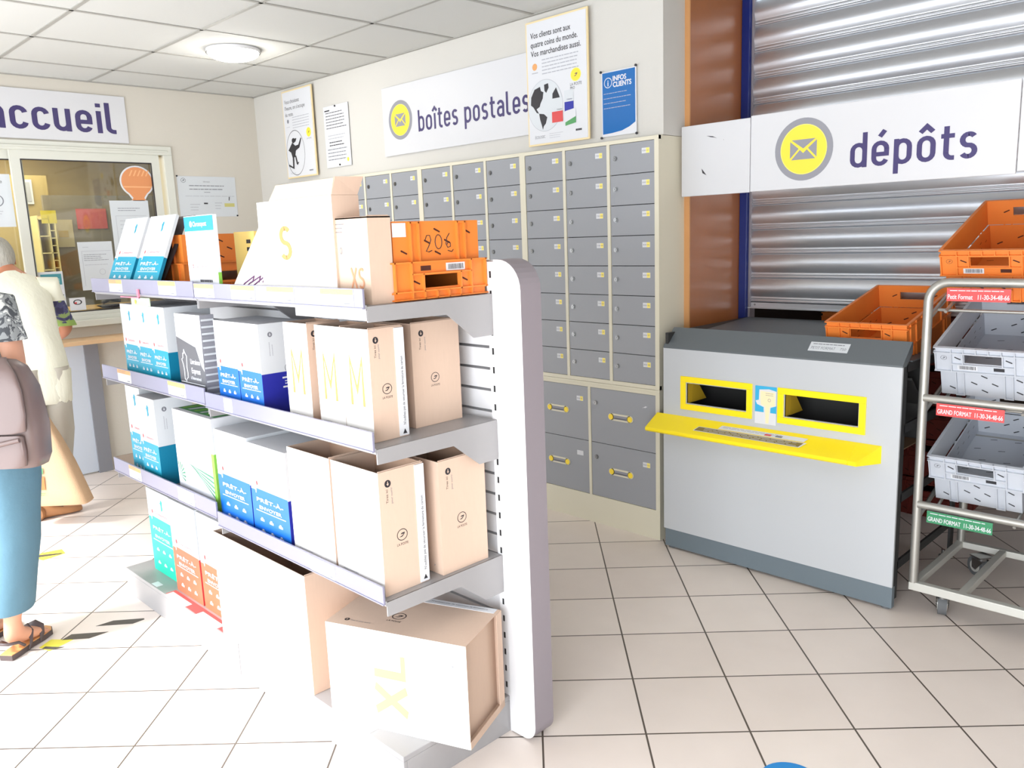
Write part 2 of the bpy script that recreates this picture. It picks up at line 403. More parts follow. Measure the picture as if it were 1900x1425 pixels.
DART = [(-0.62, -0.30), (-0.1, -0.18), (0.30, 0.12), (-0.34, 0.08), (-0.12, 0.30), (0.55, 0.34), (0.42, 0.05), (0.05, -0.30), (-0.1, -0.36)]
def poste_logo(m, c, u, v, r, mt, n, txt=True):
    c = Vector(c)
    m.disc(c, u, v, r, r * 0.92, mt, n=28, r0=0.88)
    m.poly2(DART, c, u, v, r * 0.95, mt)
    if txt: m.text('LA POSTE', c - Vector(v) * r * 1.45, u, v, r * 0.55, mt, w=r * 2.1)
FRANCE = [(0.02, 1), (0.22, 0.82), (0.62, 0.62), (0.5, 0.2), (0.42, 0.0), (0.55, -0.35), (0.5, -0.62), (0.2, -0.66), (0.1, -0.85), (-0.35, -0.72), (-0.28, -0.2), (-0.4, 0.1), (-0.72, 0.42), (-0.35, 0.5), (-0.32, 0.78), (-0.1, 0.74)]
def arrow_icon(m, c, u, v, r, mt, mt2):
    c = Vector(c); nn = Vector(u).cross(Vector(v)) * 0.0003
    m.disc(c, u, v, r, r, mt, n=18)
    m.poly2([(-0.12, 0.6), (0.12, 0.6), (0.12, 0), (0.4, 0), (0, -0.6), (-0.4, 0), (-0.12, 0)], c + nn, u, v, r, mt2)

# ================================================================== THE ROOM
HC = 2.64
structure('floor', MB().box(-6.6, 3.4, -2.8, 4.6, -0.1, 0.0, floorm))
structure('ceiling', MB().box(-4.6, 3.4, -2.6, 2.28, HC, HC + 0.1, ceilm))
m = MB()
for k in range(-4, 4):
    y = 0.425 + 0.627 * k
    if -2.4 < y < 1.62: m.box(-4.42, 3.1, y - 0.010, y + 0.010, HC - 0.004, HC + 0.01, tbar)
for k in range(-3, 10):
    x = -2.705 + 0.627 * k
    if -4.42 < x < 3.1: m.box(x - 0.010, x + 0.010, -2.4, 1.62, HC - 0.004, HC + 0.01, tbar)
m.box(-4.42, -0.66, 1.602, 1.62, HC - 0.006, HC + 0.01, tbar); m.box(-4.42, -4.402, -2.4, 1.62, HC - 0.006, HC + 0.01, tbar)
structure('trim_1', m)
m = MB()
m.box(-4.60, -0.665, 1.62, 2.12, 1.962, HC + 0.05, wallm)
m.box(-4.60, -0.80, 2.04, 2.12, 0, 1.962, wallm)
m.box(-4.60, -4.20, 1.62, 2.04, 0, 1.962, wallm)
m.box(-0.80, -0.695, 2.04, 2.32, 0, HC + 0.05, wallm); m.box(-0.695, -0.665, 2.28, 2.32, 0, HC + 0.05, wallm)
m.box(-0.695, -0.66, 2.12, 2.28, 1.962, HC + 0.05, wallm)
structure('wall_back', m)
# left wall with the teller window opening
m = MB()
wy0, wy1, wz0, wz1 = -1.75, 0.90, 1.04, 2.22
m.box(-4.56, -4.42, wy1, 1.70, 0, HC + 0.05, wallA); m.box(-4.56, -4.42, -2.5, wy0, 0, HC + 0.05, wallA)
m.box(-4.56, -4.42, wy0, wy1, 0, wz0, wallA); m.box(-4.56, -4.42, wy0, wy1, wz1, HC + 0.05, wallA)
structure('wall_left', m)
structure('baseboard_left', MB().box(-4.42, -4.408, 0.30, 1.58, 0, 0.085, basem))
# wall with the shop window opening and door opening, behind the camera
m = MB()
m.box(-4.6, -4.35, -2.56, -2.4, 0, HC + 0.05, wallm); m.box(-0.35, 0.4, -2.56, -2.4, 0, HC + 0.05, wallm)
m.box(2.6, 3.4, -2.56, -2.4, 0, HC + 0.05, wallm); m.box(-4.35, -0.35, -2.56, -2.4, 2.36, HC + 0.05, wallm); m.box(0.4, 2.6, -2.56, -2.4, 2.36, HC + 0.05, wallm)
m.box(-4.35, -0.35, -2.56, -2.4, 0, 0.08, wallm)
structure('wall_front', m)
m = MB()
for x in (-4.33, -2.36, -0.37): m.box(x - 0.02, x + 0.02, -2.5, -2.44, 0.08, 2.36, bluep)
m.box(-4.35, -0.35, -2.5, -2.44, 2.32, 2.36, bluep)
structure('trim_2', m)
structure('wall_right', MB().box(3.2, 3.4, -2.5, 4.6, 0, HC + 0.05, wallm))
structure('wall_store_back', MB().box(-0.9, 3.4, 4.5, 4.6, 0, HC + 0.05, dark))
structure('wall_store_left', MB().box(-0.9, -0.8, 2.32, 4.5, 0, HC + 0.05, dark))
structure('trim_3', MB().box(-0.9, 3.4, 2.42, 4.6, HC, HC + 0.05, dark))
# teller window: frame, sliding sashes, panes
XF = -4.42
m = MB()
def frame_rect(m, x0, x1, y0, y1, z0, z1, t, mt):
    m.box(x0, x1, y0, y1, z1 - t, z1, mt); m.box(x0, x1, y0, y1, z0, z0 + t, mt)
    m.box(x0, x1, y0, y0 + t, z0 + t, z1 - t, mt); m.box(x0, x1, y1 - t, y1, z0 + t, z1 - t, mt)
frame_rect(m, XF - 0.10, XF + 0.018, wy0 - 0.03, wy1 + 0.03, wz0 - 0.0, wz1 + 0.02, 0.06, pvc)
m.box(XF + 0.0, XF + 0.055, wy0 - 0.03, wy1 + 0.03, wz0 - 0.015, wz0 + 0.028, pvc)
m.box(XF + 0.018, XF + 0.026, wy0, wy1, wz1 - 0.022, wz1 - 0.010, pvc)
structure('window_1', m, bevel=0.003)
for nm, (ya, yb, xa) in {'trim_4': (-0.10, 0.84, XF - 0.035), 'trim_5': (-1.72, -0.02, XF - 0.085)}.items():
    m = MB(); frame_rect(m, xa, xa + 0.035, ya, yb, wz0 + 0.028, wz1 - 0.04, 0.055, pvc)
    g = MB(); frame_rect(g, xa + 0.012, xa + 0.0355, ya + 0.055, yb - 0.055, wz0 + 0.083, wz1 - 0.095, 0.006, ink)
    m.v, m.f, m.m, m.sm, m.mats = m.v, m.f, m.m, m.sm, m.mats
    m.add(g.v, g.f, ink)
    structure(nm, m)
structure('window_2', MB().box(XF - 0.022, XF - 0.018, -0.04, 0.78, wz0 + 0.085, wz1 - 0.095, glass))
structure('window_3', MB().box(XF - 0.072, XF - 0.068, -1.66, -0.075, wz0 + 0.085, wz1 - 0.095, glass))
# back office shell
m = MB()
m.box(-6.5, -6.4, -2.6, 2.2, 0, 2.5, backwall); m.box(-6.4, -4.56, 2.1, 2.2, 0, 2.5, backwall); m.box(-6.4, -4.56, -2.6, -2.5, 0, 2.5, backwall)
structure('wall_office', m)
structure('trim_6', MB().box(-6.5, -4.56, -2.6, 2.2, 2.42, 2.5, ceilm))
area('office_ceiling_light', (-5.4, -0.2, 2.38), (-5.4, -0.2, 0), 1.2, 1.6, 24, (1.0, 0.90, 0.70))
area('storage_light', (1.6, 3.4, 2.55), (1.6, 3.4, 0), 1.0, 0.6, 1.5, (1.0, 0.9, 0.8))

# opening of the storage area: wood reveal, blue guide, roller shutter
m = MB(); m.box(-0.668, -0.640, 1.800, 2.28, 0, HC, woodr); m.box(-0.669, -0.639, 1.795, 1.803, 0, HC, woode)
structure('trim_7', m)
m = MB(); m.box(-0.638, -0.596, 2.262, 2.34, 0, HC, bluep); m.box(-0.596, -0.584, 2.285, 2.34, 0, HC, edge_g)
m.box(3.05, 3.2, 2.26, 2.34, 0, HC, bluep)
structure('trim_8', m, bevel=0.002)
sh = empty('roller_shutter', (0, 2.31, 0)); tag(sh, 'galvanised metal roller shutter of broad ribbed slats, partly lowered behind the depot sign', 'shutter')
def slat(z0, z1):
    m = MB(); n = 16; pts = []
    for i in range(n + 1):
        t = i / n; pts.append((-0.010 - 0.0135 * math.sin(PI * t), z0 + 0.026 + (z1 - z0 - 0.026) * t))
    prof = [(-0.004, z0), (-0.014, z0 + 0.003), (-0.014, z0 + 0.011), (-0.005, z0 + 0.014), (-0.013, z0 + 0.018), (-0.013, z0 + 0.022)] + pts + [(0.004, z1), (0.004, z0)]
    N = len(prof); v = [(-0.594, y, z) for y, z in prof] + [(3.06, y, z) for y, z in prof]
    f = [(i, i + 1, N + i + 1, N + i) for i in range(N - 1)]
    m.add(v, f, shut, True)
    return m
zs = 1.138
for k in range(12): slat(zs + 0.1245 * k, zs + 0.1245 * (k + 1)).build('slat', sh)
m = MB(); m.box(-0.594, 3.06, -0.014, 0.012, 1.112, 1.136, shut); m.box(-0.594, 3.06, -0.03, 0.012, 1.106, 1.112, shut)
for x in (-0.56, 0.1): m.cyl((x, -0.017, 1.125), (x, -0.013, 1.125), 0.005, lockm, n=10)
m.build('bottom_bar', sh)

# ceiling lamps: one in view, a second out of view over the camera side
def lamp(x, y, label):
    r = empty('ceiling_lamp', (x, y, HC)); tag(r, label, 'lamp')
    m = MB(); m.cyl((0, 0, -0.002), (0, 0, -0.02), 0.150, white, n=40); m.build('lamp_base', r)
    rings = [((0, 0, -0.02 - 0.045 * math.sin(a)), (0.142 * math.cos(a), 0, 0), (0, 0.142 * math.cos(a), 0)) for a in [i * PI / 2 / 7 * 0.97 for i in range(8)]]
    m = MB(); m.loft(rings, lampm, n=40); m.build('lamp_diffuser', r)
    m = MB(); m.disc((0, 0, -0.021), X, Y, 0.152, 0.152, lockm, n=40, r0=0.95); m.build('rim', r)
lamp(-3.03, 0.76, 'round white ceiling lamp glowing between the white ceiling panels')
pl = bpy.data.lights.new('lamp_glow', 'POINT'); pl.energy = 2.5; pl.shadow_soft_size = 0.14; pl.color = (1, 0.97, 0.9)
po = bpy.data.objects.new('lamp_glow', pl); COL.objects.link(po); po.location = (-3.03, 0.76, HC - 0.12)

# ------------------------------------------------------------------ signs
def board(name, label, origin, u, w, h, mt=white, th=0.008, cat='sign', edge=None):
    """flat board; local x along u, local z up, front towards -local y"""
    r = empty(name, origin, rot=math.atan2(u[1], u[0])); tag(r, label, cat)
    m = MB(); m.box(0, w, 0, th, 0, h, mt)
    return r, m
E_ = Vector((0, -1, 0)) * 0.0004
# depots sign
r, m = board('depot_sign', 'long white hanging sign board reading dépôts with yellow envelope disc', (-0.292, 1.745, 1.682), (1, 0), 1.04, 0.325, signw)
m.build('sign_panel', r, bevel=0.002)
l = MB(); envelope_logo(l, (0.245, -0.001, 0.160), X, Z, 0.128, E_); l.build('envelope_emblem', r)
l = MB(); dtext(l, 'dépôts', (0.444, -0.001, 0.066), X, Z, 0.0965, navy, w=0.468, align='L', ws=0.170); l.build('lettering', r)
m = MB(); m.box(-0.648, -0.294, 1.742, 1.752, 1.680, 2.000, signw)
o = m.build('sign_panel', bevel=0.002); o.name = 'blank_sign_panel'
tag(o, 'blank white sign panel with small chips, left of the dépôts lettering board', 'sign')
m = MB(); m.poly2([(-1, .3), (.2, .1), (1, -.3), (.4, -.1), (-.2, .0)], (-0.485, 1.7412, 1.938), X, Z, 0.028, ink); m.poly2([(-.5, 1), (.2, .2), (1, -.8), (-.2, -.2)], (-0.53, 1.7412, 1.785), X, Z, 0.018, ink)
m.poly2([(0, .6), (.5, 0), (0, -.6)], (-0.425, 1.7412, 1.92), X, Z, 0.004, ink)
m.build('chip_mark', o).matrix_parent_inverse = o.matrix_world.inverted()
m = MB(); m.box(0.752, 1.85, 1.742, 1.752, 1.690, 2.012, signw); o = m.build('continuing_sign_panel', bevel=0.002)
tag(o, 'blank white sign panel continuing past the right end of the dépôts board', 'sign')
# boites postales sign
r, m = board('mailbox_sign', 'white wall sign reading boîtes postales with yellow envelope disc', (-2.778, 1.606, 2.050), (1, 0), 1.40, 0.414, signw, th=0.010)
m.build('sign_panel', r, bevel=0.002)
l = MB(); envelope_logo(l, (0.178, -0.001, 0.206), X, Z, 0.117, E_); l.build('envelope_emblem', r)
l = MB(); dtext(l, 'boîtes postales', (0.352, -0.001, 0.1165), X, Z, 0.0890, navy, w=0.930, align='L', ws=0.165); l.build('lettering', r)
# accueil sign on the left wall (runs along +y)
r, m = board('reception_sign', 'white wall sign reading accueil over the counter window', (-4.409, -1.25, 2.250), (0, 1), 1.895, 0.308, signw, th=0.010)
m.build('sign_panel', r, bevel=0.002)
l = MB(); dtext(l, 'accueil', (1.818, -0.001, 0.058), X, Z, 0.143, navy, w=0.775, align='R', ws=0.185); l.build('lettering', r)

# ------------------------------------------------------------------ posters on the back wall (plane y = 1.62)
def pin(r, pts, mt=ink):
    for x, z in pts:
        p = MB(); p.cyl((x, -0.006, z), (x, 0.0, z), 0.006, mt, n=10); p.build('drawing_pin', r)
# globe poster
r = empty('globe_poster', (-1.497, 1.594, 1.985)); tag(r, 'tall framed poster with black and white globe and parcels above the lockers', 'poster')
MB().box(0, 0.415, 0, 0.008, 0, 0.615, mat('pale_wood_frame', (226, 206, 160), 0.5)).build('frame', r)
m = MB(); m.box(0.009, 0.406, -0.002, 0.0, 0.009, 0.606, paper)
q = lambda x, z, k=1: (x, -0.002 - 0.0004 * k, z)
for i, t in enumerate(('Vos clients sont aux', 'quatre coins du monde.', 'Vos marchandises aussi.')):
    m.text(t, q(0.036, 0.545 - 0.044 * i), X, Z, 0.040, ink, w=(0.27, 0.315, 0.335)[i], align='L', bold=0.0004)
m.lines(q(0.235, 0.385), X, Z, 0.25, 0.085, 5, inkl, th=0.28, rag=0.1, seed=3)
m.disc(q(0.060, 0.392), X, Z, 0.017, 0.017, tagor); m.lines(q(0.062, 0.362), X, Z, 0.045, 0.008, 1, inkl, th=0.6)
m.disc(q(0.335, 0.315), X, Z, 0.034, 0.032, pale_y); m.disc(q(0.335, 0.315, 2), X, Z, 0.030, 0.028, yellow); m.poly2(DART, q(0.335, 0.315, 3), X, Z, 0.022, navy)
m.text('LA POSTE', q(0.335, 0.272), X, Z, 0.020, ink, w=0.075); m.text('PRO', q(0.312, 0.255), X, Z, 0.018, ink, w=0.03)
m.disc(q(0.125, 0.195), X, Z, 0.120, 0.128, inkl, n=48); m.disc(q(0.125, 0.195, 2), X, Z, 0.118, 0.126, paperg, n=48)
NA = [(-.82, .42), (-.6, .72), (-.25, .8), (-.2, .62), (-.05, .55), (-.1, .3), (-.25, .1), (-.3, -.02), (-.5, -.1), (-.35, -.3), (-.5, -.25), (-.7, .0), (-.85, .1)]
GR = [(.0, .85), (.25, .88), (.28, .7), (.12, .5), (.02, .6)]
SA = [(-.35, -.3), (-.05, -.35), (.15, -.5), (.05, -.75), (-.08, -.85), (-.14, -.99), (-.2, -.8), (-.3, -.55)]
EU = [(.5, .42), (.72, .65), (.9, .3), (.98, .1), (.8, -.05), (.85, -.2), (.6, -.35), (.55, -.15), (.68, .05), (.48, .1)]
AF = [(.6, -.02), (.8, .0), (.98, -.1), (.93, -.35), (.72, -.45), (.55, -.25)]
for P in (NA, GR, SA, EU, AF): m.poly2([(a, b * 1.06) for a, b in P], q(0.122, 0.195, 3), X, Z, 0.113, ink)
def minibox(x, z, w, h, top, low):
    m.quad([q(x, z + h * 0.45, 4), q(x + w, z + h * 0.45, 4), q(x + w, z + h, 4), q(x, z + h, 4)], top)
    m.quad([q(x, z, 4), q(x + w, z, 4), q(x + w, z + h * 0.45, 4), q(x, z + h * 0.45, 4)], low)
minibox(0.258, 0.148, 0.060, 0.10, paperg, blued); minibox(0.172, 0.103, 0.074, 0.118, paperg, redp)
m.quad([q(0.262, 0.078, 5), q(0.332, 0.088, 5), q(0.332, 0.158, 5), q(0.262, 0.150, 5)], paper)
m.quad([q(0.262, 0.078, 6), q(0.332, 0.088, 6), q(0.332, 0.118, 6), q(0.262, 0.095, 6)], leafg)
m.text('Colissimo', q(0.225, 0.165, 6), X, Z, 0.010, ink, w=0.035); m.text('Colissimo', q(0.292, 0.205, 6), X, Z, 0.010, navy, w=0.035)
m.text('ÉCOLOGIC', q(0.085, 0.042), X, Z, 0.020, inkg, w=0.07); m.lines(q(0.2, 0.042), X, Z, 0.10, 0.03, 3, inkl, th=0.2)
m.lines(q(0.348, 0.052), X, Z, 0.04, 0.012, 1, ink, th=0.8, rag=0)
m.build('poster_sheet', r)
# info poster
r = empty('information_poster', (-1.016, 1.611, 1.985)); tag(r, 'blue INFOS CLIENTS notice pinned above the lockers', 'poster')
m = MB(); m.box(0, 0.206, 0, 0.003, 0, 0.300, paper)
q = lambda x, z, k=1: (x, -0.0004 * k, z)
m.add([q(0.005, 0.012), q(0.06, 0.014), q(0.12, 0.020), q(0.165, 0.034), q(0.200, 0.052), q(0.200, 0.295), q(0.005, 0.295)], [(0, 1, 2, 3, 4, 5, 6)], infob)
m.disc(q(0.040, 0.248, 2), X, Z, 0.024, 0.024, paper, n=28, r0=0.86); m.text('i', q(0.040, 0.247, 2), X, Z, 0.040, paper, bold=0.0008)
m.text('INFOS', q(0.070, 0.264, 2), X, Z, 0.032, paper, w=0.078, align='L', bold=0.0012); m.text('CLIENTS', q(0.070, 0.236, 2), X, Z, 0.032, paper, w=0.108, align='L', bold=0.0012)
m.lines(q(0.095, 0.165, 2), X, Z, 0.165, 0.09, 4, inkl, th=0.12, rag=0.3, seed=9)
m.build('poster_sheet', r); pin(r, ((-0.002, 0.302), (0.206, 0.303), (-0.002, -0.004), (0.208, -0.002)))
# running figure poster
r = empty('running_figure_poster', (-3.965, 1.594, 1.998)); tag(r, 'narrow framed poster with black running figure in a circle near the corner', 'poster')
MB().box(0, 0.400, 0, 0.008, 0, 0.612, MATS['pale_wood_frame']).build('frame', r)
m = MB(); m.box(0.010, 0.390, -0.002, 0.0, 0.010, 0.602, paper)
q = lambda x, z, k=1: (x, -0.002 - 0.0004 * k, z)
for i, t in enumerate(('Vous choisissez', "l'heure, on s'occupe", 'du reste.')): m.text(t, q(0.035, 0.535 - 0.044 * i), X, Z, 0.038, ink, w=(0.20, 0.27, 0.11)[i], align='L')
m.lines(q(0.245, 0.385), X, Z, 0.24, 0.09, 5, inkl, th=0.25, rag=0.1, seed=5); m.disc(q(0.065, 0.40), X, Z, 0.012, 0.014, inkg); m.lines(q(0.065, 0.36), X, Z, 0.05, 0.01, 1, inkl)
m.disc(q(0.330, 0.300), X, Z, 0.030, 0.032, yellow); m.poly2(DART, q(0.330, 0.300, 2), X, Z, 0.02, ink); m.text('LA POSTE', q(0.33, 0.258), X, Z, 0.014, inkg, w=0.06)
m.disc(q(0.138, 0.175), X, Z, 0.125, 0.158, ink, n=48, r0=0.975)
m.disc(q(0.118, 0.262, 2), X, Z, 0.022, 0.018, ink); m.poly2([(-.2, .0), (.15, .45), (.55, .35), (.2, -.1)], q(0.135, 0.255, 3), X, Z, 0.05, ink)
m.poly2([(-.9, .1), (-.2, .7), (.25, .4), (.75, .45), (1.2, 1.0), (1.3, .9), (.9, .2), (.3, .0), (.1, -.5), (-.3, -.6), (-.5, -.1)], q(0.118, 0.19, 3), X, Z, 0.085, ink)
m.poly2([(-.3, -.5), (-.05, -.5), (-.15, -1.5), (-1.0, -1.2), (-.95, -1.05), (-.35, -1.3)], q(0.118, 0.19, 4), X, Z, 0.085, ink)
m.poly2([(-.02, -.4), (.15, -.4), (.35, -1.0), (.6, -.95), (.3, -1.2), (.15, -1.1)], q(0.128, 0.19, 4), X, Z, 0.085, ink)
m.lines(q(0.33, 0.04), X, Z, 0.05, 0.015, 1, inkg, th=0.6, rag=0); m.text('ÉCOLOGIC', q(0.085, 0.035), X, Z, 0.014, inkl, w=0.07)
m.build('poster_sheet', r)
# opening hours notice
r = empty('printed_notice', (-3.46, 1.611, 2.035)); tag(r, 'white printed notice sheet beside the running figure poster', 'notice')
m = MB(); m.box(0, 0.297, 0, 0.003, 0, 0.405, paper)
q = lambda x, z, k=1: (x, -0.0004 * k, z)
m.box(0.015, 0.075, -0.0006, 0, 0.372, 0.380, ink)
m.lines(q(0.15, 0.31), X, Z, 0.25, 0.12, 6, ink, th=0.22, rag=0.2, seed=2); m.lines(q(0.15, 0.20), X, Z, 0.22, 0.04, 2, inkl, th=0.25, seed=4)
m.lines(q(0.15, 0.155), X, Z, 0.20, 0.04, 2, ink, th=0.3, seed=6); m.lines(q(0.15, 0.085), X, Z, 0.25, 0.09, 4, inkg, th=0.25, seed=8)
m.disc(q(0.262, 0.04), X, Z, 0.012, 0.014, yellow)
m.build('poster_sheet', r); pin(r, ((0.148, 0.398), (0.162, 0.012)))
# notice on the left wall (local x along +y of the room)
def wallA_sheet(name, label, y0, z0, w, h, mt=paper, x=-4.4175, th=0.003, cat='notice', rot=0.0):
    r = empty(name, (x, y0, z0), rot=PI / 2); tag(r, label, cat)
    m = MB(); m.box(0, w, 0, th, 0, h, mt); return r, m
q = lambda x, z, k=1: (x, -0.0004 * k, z)
r, m = wallA_sheet('postal_products_notice', 'wide white notice with small parcel pictures, right of the teller window', 0.955, 1.748, 0.447, 0.292, paperg)
poste_logo(m, q(0.045, 0.262), X, Z, 0.018, ink, None, False); m.text('Information', q(0.22, 0.255), X, Z, 0.016, inkg, w=0.05)
m.lines(q(0.22, 0.212), X, Z, 0.27, 0.05, 2, inkg, th=0.22, rag=0.05); m.lines(q(0.22, 0.178), X, Z, 0.05, 0.01, 1, inkg, th=0.4); m.lines(q(0.24, 0.150), X, Z, 0.38, 0.01, 1, inkl, th=0.3, rag=0)
m.box(0.185, 0.215, -0.0006, 0, 0.092, 0.102, ink); m.poly2([(0, 1), (.4, .9), (.1, -.6), (-.2, -.5)], q(0.385, 0.128), X, Z, 0.018, ink)
m.box(0.345, 0.425, -0.0006, 0, 0.072, 0.098, mat('dull_yellow_print', (196, 190, 120), 0.7)); m.lines(q(0.12, 0.07), X, Z, 0.08, 0.06, 3, inkl, th=0.2); m.lines(q(0.30, 0.08), X, Z, 0.06, 0.06, 3, inkl, th=0.2)
m.build('poster_sheet', r); pin(r, ((0.0, 0.292), (0.440, 0.006)))
# sheets and stickers on the pane
XG = XF - 0.0165
r, m = wallA_sheet('taped_notice', 'tall white notice taped on the teller window pane under the balloon sticker', 0.475, 1.46, 0.262, 0.405, paperg, x=XG)
m.lines(q(0.13, 0.345), X, Z, 0.16, 0.03, 2, inkg, th=0.25); m.box(0.03, 0.24, -0.0004, 0, 0.30, 0.302, inkl); m.box(0.03, 0.032, -0.0004, 0, 0.05, 0.30, inkl); m.lines(q(0.14, 0.20), X, Z, 0.17, 0.16, 6, inkl, th=0.12)
m.build('poster_sheet', r)
r, m = wallA_sheet('taped_form_notice', 'lower white notice taped on the teller window pane, left of the tall one', 0.235, 1.265, 0.222, 0.325, paperg, x=XG)
m.lines(q(0.05, 0.29), X, Z, 0.04, 0.01, 1, inkl); m.box(0.02, 0.21, -0.0004, 0, 0.262, 0.264, inkl); m.box(0.02, 0.022, -0.0004, 0, 0.03, 0.262, inkl)
m.lines(q(0.11, 0.22), X, Z, 0.16, 0.05, 4, inkg, th=0.25, seed=3); m.lines(q(0.11, 0.17), X, Z, 0.16, 0.01, 1, inkl)
m.disc(q(0.14, 0.12), X, Z, 0.02, 0.02, inkl, n=20, r0=0.9)
m.build('poster_sheet', r)
r = empty('balloon_sticker', (XG, 0.565, 1.868), rot=PI / 2); tag(r, 'orange hot air balloon sticker with white edge on the window pane', 'sticker')
m = MB()
def balloon(k, g): return [(g * math.cos(a) * 0.108 + 0.112, 0.128 + g * math.sin(a) * 0.100) for a in [(-55 + 290 * i / 30) * PI / 180 for i in range(31)]] + [(0.075 - (g - 1) * 0.03, 0.012 - (g - 1) * 0.2), (0.062 - (g - 1) * .1, -0.0), (0.162 + (g - 1) * .1, -0.0), (0.150 + (g - 1) * 0.03, 0.012 - (g - 1) * 0.2)]
pts = balloon(0, 1.08); m.prism([(a, 0.0, b) for a, b in pts], (0, 0.002, 0), paper)
pts = balloon(0, 0.98); m.add([(a, -0.0006, b) for a, b in pts], [tuple(range(len(pts)))], mat('balloon_orange', (216, 142, 92), 0.6))
for i in range(5):
    x = 0.060 + 0.028 * i; m.quad([(x, -0.001, 0.165), (x + 0.010, -0.001, 0.165), (x + 0.030, -0.001, 0.205), (x + 0.020, -0.001, 0.205)], mat('balloon_stripe', (232, 170, 120), 0.6) if i == 0 else MATS['balloon_stripe'])
m.quad([(0.014, -0.001, 0.096), (0.210, -0.001, 0.096), (0.206, -0.001, 0.086), (0.020, -0.001, 0.086)], MATS['balloon_stripe'])
m.build('sticker_face', r)
r, m = wallA_sheet('circle_notice', 'white notice with round emblem taped on the left sliding sash', -0.31, 1.70, 0.205, 0.33, paperg, x=XF - 0.049)
m.text('tique', q(0.115, 0.285), X, Z, 0.030, ink, w=0.085); m.disc(q(0.11, 0.165), X, Z, 0.044, 0.040, inkg, n=28, r0=0.85); m.disc(q(0.11, 0.165), X, Z, 0.02, 0.018, navy); m.lines(q(0.12, 0.09), X, Z, 0.05, 0.03, 2, inkl)
m.build('poster_sheet', r)
r, m = wallA_sheet('card_sticker', 'pale sticker panel with two VISA marks low on the window pane', -0.03, 1.165, 0.150, 0.238, paperg, x=XG)
m.box(0.014, 0.140, -0.0006, 0, 0.150, 0.222, mat('teal_card_picture', (70, 140, 150), 0.5)); m.box(0.030, 0.126, -0.001, 0, 0.165, 0.192, mat('pale_card_picture', (150, 190, 190), 0.5))
for z in (0.100, 0.048):
    m.box(0.066, 0.142, -0.0006, 0, z - 0.016, z + 0.016, paper); m.text('VISA', q(0.104, z, 3), X, Z, 0.028, navy, w=0.058, bold=0.0008); m.box(0.066, 0.142, -0.0008, 0, z - 0.022, z - 0.017, ink)
m.build('poster_sheet', r)
r, m = wallA_sheet('contactless_sticker', 'small white card reader sticker near the pane bottom', 0.14, 1.135, 0.10, 0.085, paper, x=XG)
m.disc(q(0.05, 0.055), X, Z, 0.028, 0.018, ink, n=24, r0=0.7); m.box(0.03, 0.045, -0.0007, 0, 0.045, 0.055, redp)
m.build('poster_sheet', r)

# ------------------------------------------------------------------ counter
ct = empty('reception_counter', (-4.30, -0.5, 0)); tag(ct, 'beech topped reception counter with pale grey panel under the teller window', 'counter')
MB().box(-0.119, 0.150, -1.4, 0.98, 0.925, 0.952, woodc).build('countertop', ct, bevel=0.004)
MB().box(-0.119, -0.100, -1.4, 0.675, 0.012, 0.925, cpanel).build('front_panel', ct)
MB().box(-0.119, -0.085, 0.675, 0.765, 0.0, 0.925, cpost).build('support_post', ct)
r = empty('cash_tray', (-4.50, 0.42, 1.13)); tag(r, 'round dark bowl seen through the bottom of the window pane', 'bowl')
m = MB(); m.loft([((0, 0, 0), (0.05, 0, 0), (0, 0.05, 0)), ((0, 0, 0.02), (0.09, 0, 0), (0, 0.09, 0)), ((0, 0, 0.025), (0.07, 0, 0), (0, 0.07, 0))], ink); m.build('bowl_body', r)
m = MB(); m.tube([(0, -.05, .04), (0, 0, .06), (0, 0.07, .045)], 0.014, ink); m.build('bowl_handle', r)
r = tag(MB().box(-5.05, -4.575, -1.6, 0.95, 1.075, 1.128, mat('office_desk_wood', (170, 140, 90), 0.5)).build('office_desk'), 'brown desk top behind the teller window', 'desk')
for y in (-1.5, 0.88): MB().box(-5.0, -4.95, y - .03, y + .03, 0, 1.075, MATS['office_desk_wood']).build('leg', r)
# back office things
def office(name, label, cat, y0, y1, z0, z1, mt, x=-5.42, th=0.02, z_floor=False):
    o = MB().box(x - th, x, y0, y1, z0, z1, mt).build(name); tag(o, label, cat); return o
o = MB().box(-5.46, -5.42, 0.34, 1.25, 0.0, 1.958, boardm).build('office_partition'); tag(o, 'grey brown office partition behind the teller window', 'partition')
office('red_poster', 'faded red and pink sheet on the office partition', 'poster', 0.562, 0.786, 1.70, 1.855, redpap, x=-5.414, th=0.005)
r = empty('white_notice_with_yellow_label', (-5.414, 0.378, 1.565), rot=PI / 2); tag(r, 'beige sheet with a yellow patch on the office partition', 'notice')
MB().box(0, 0.148, 0, 0.004, 0, 0.208, mat('aged_paper', (190, 178, 140), 0.8)).build('sheet', r); MB().box(0.04, 0.11, -0.002, 0, 0.075, 0.125, mat('ochre_patch', (176, 150, 50), 0.8)).build('patch', r)
office('yellow_office_sign', 'small yellow sign beside the pigeonhole shelf in the office', 'sign', 0.262, 0.366, 1.742, 1.836, mat('office_yellow', (214, 196, 60), 0.6), x=-5.24, th=0.004)
o = MB().box(-5.22, -5.05, 0.74, 1.0, 1.30, 1.765, mat('office_dark_grey', (66, 66, 66), 0.6)).build('office_cabinet'); tag(o, 'dark grey cabinet standing at the right of the office view', 'cabinet')
tag(MB().box(-5.22, -5.05, 0.74, 1.0, 0, 1.30, boardm).build('cabinet_plinth'), 'brown base unit under the dark office cabinet', 'cabinet')
r = empty('pigeonhole_shelf', (-5.40, 0.235, 0.0)); tag(r, 'pale wooden pigeonhole shelf unit in the office', 'shelf')
m = MB()
for y in (0.0, 0.075, 0.115): m.box(0, 0.16, y - 0.004, y + 0.004, 0, 1.80, shelfp)
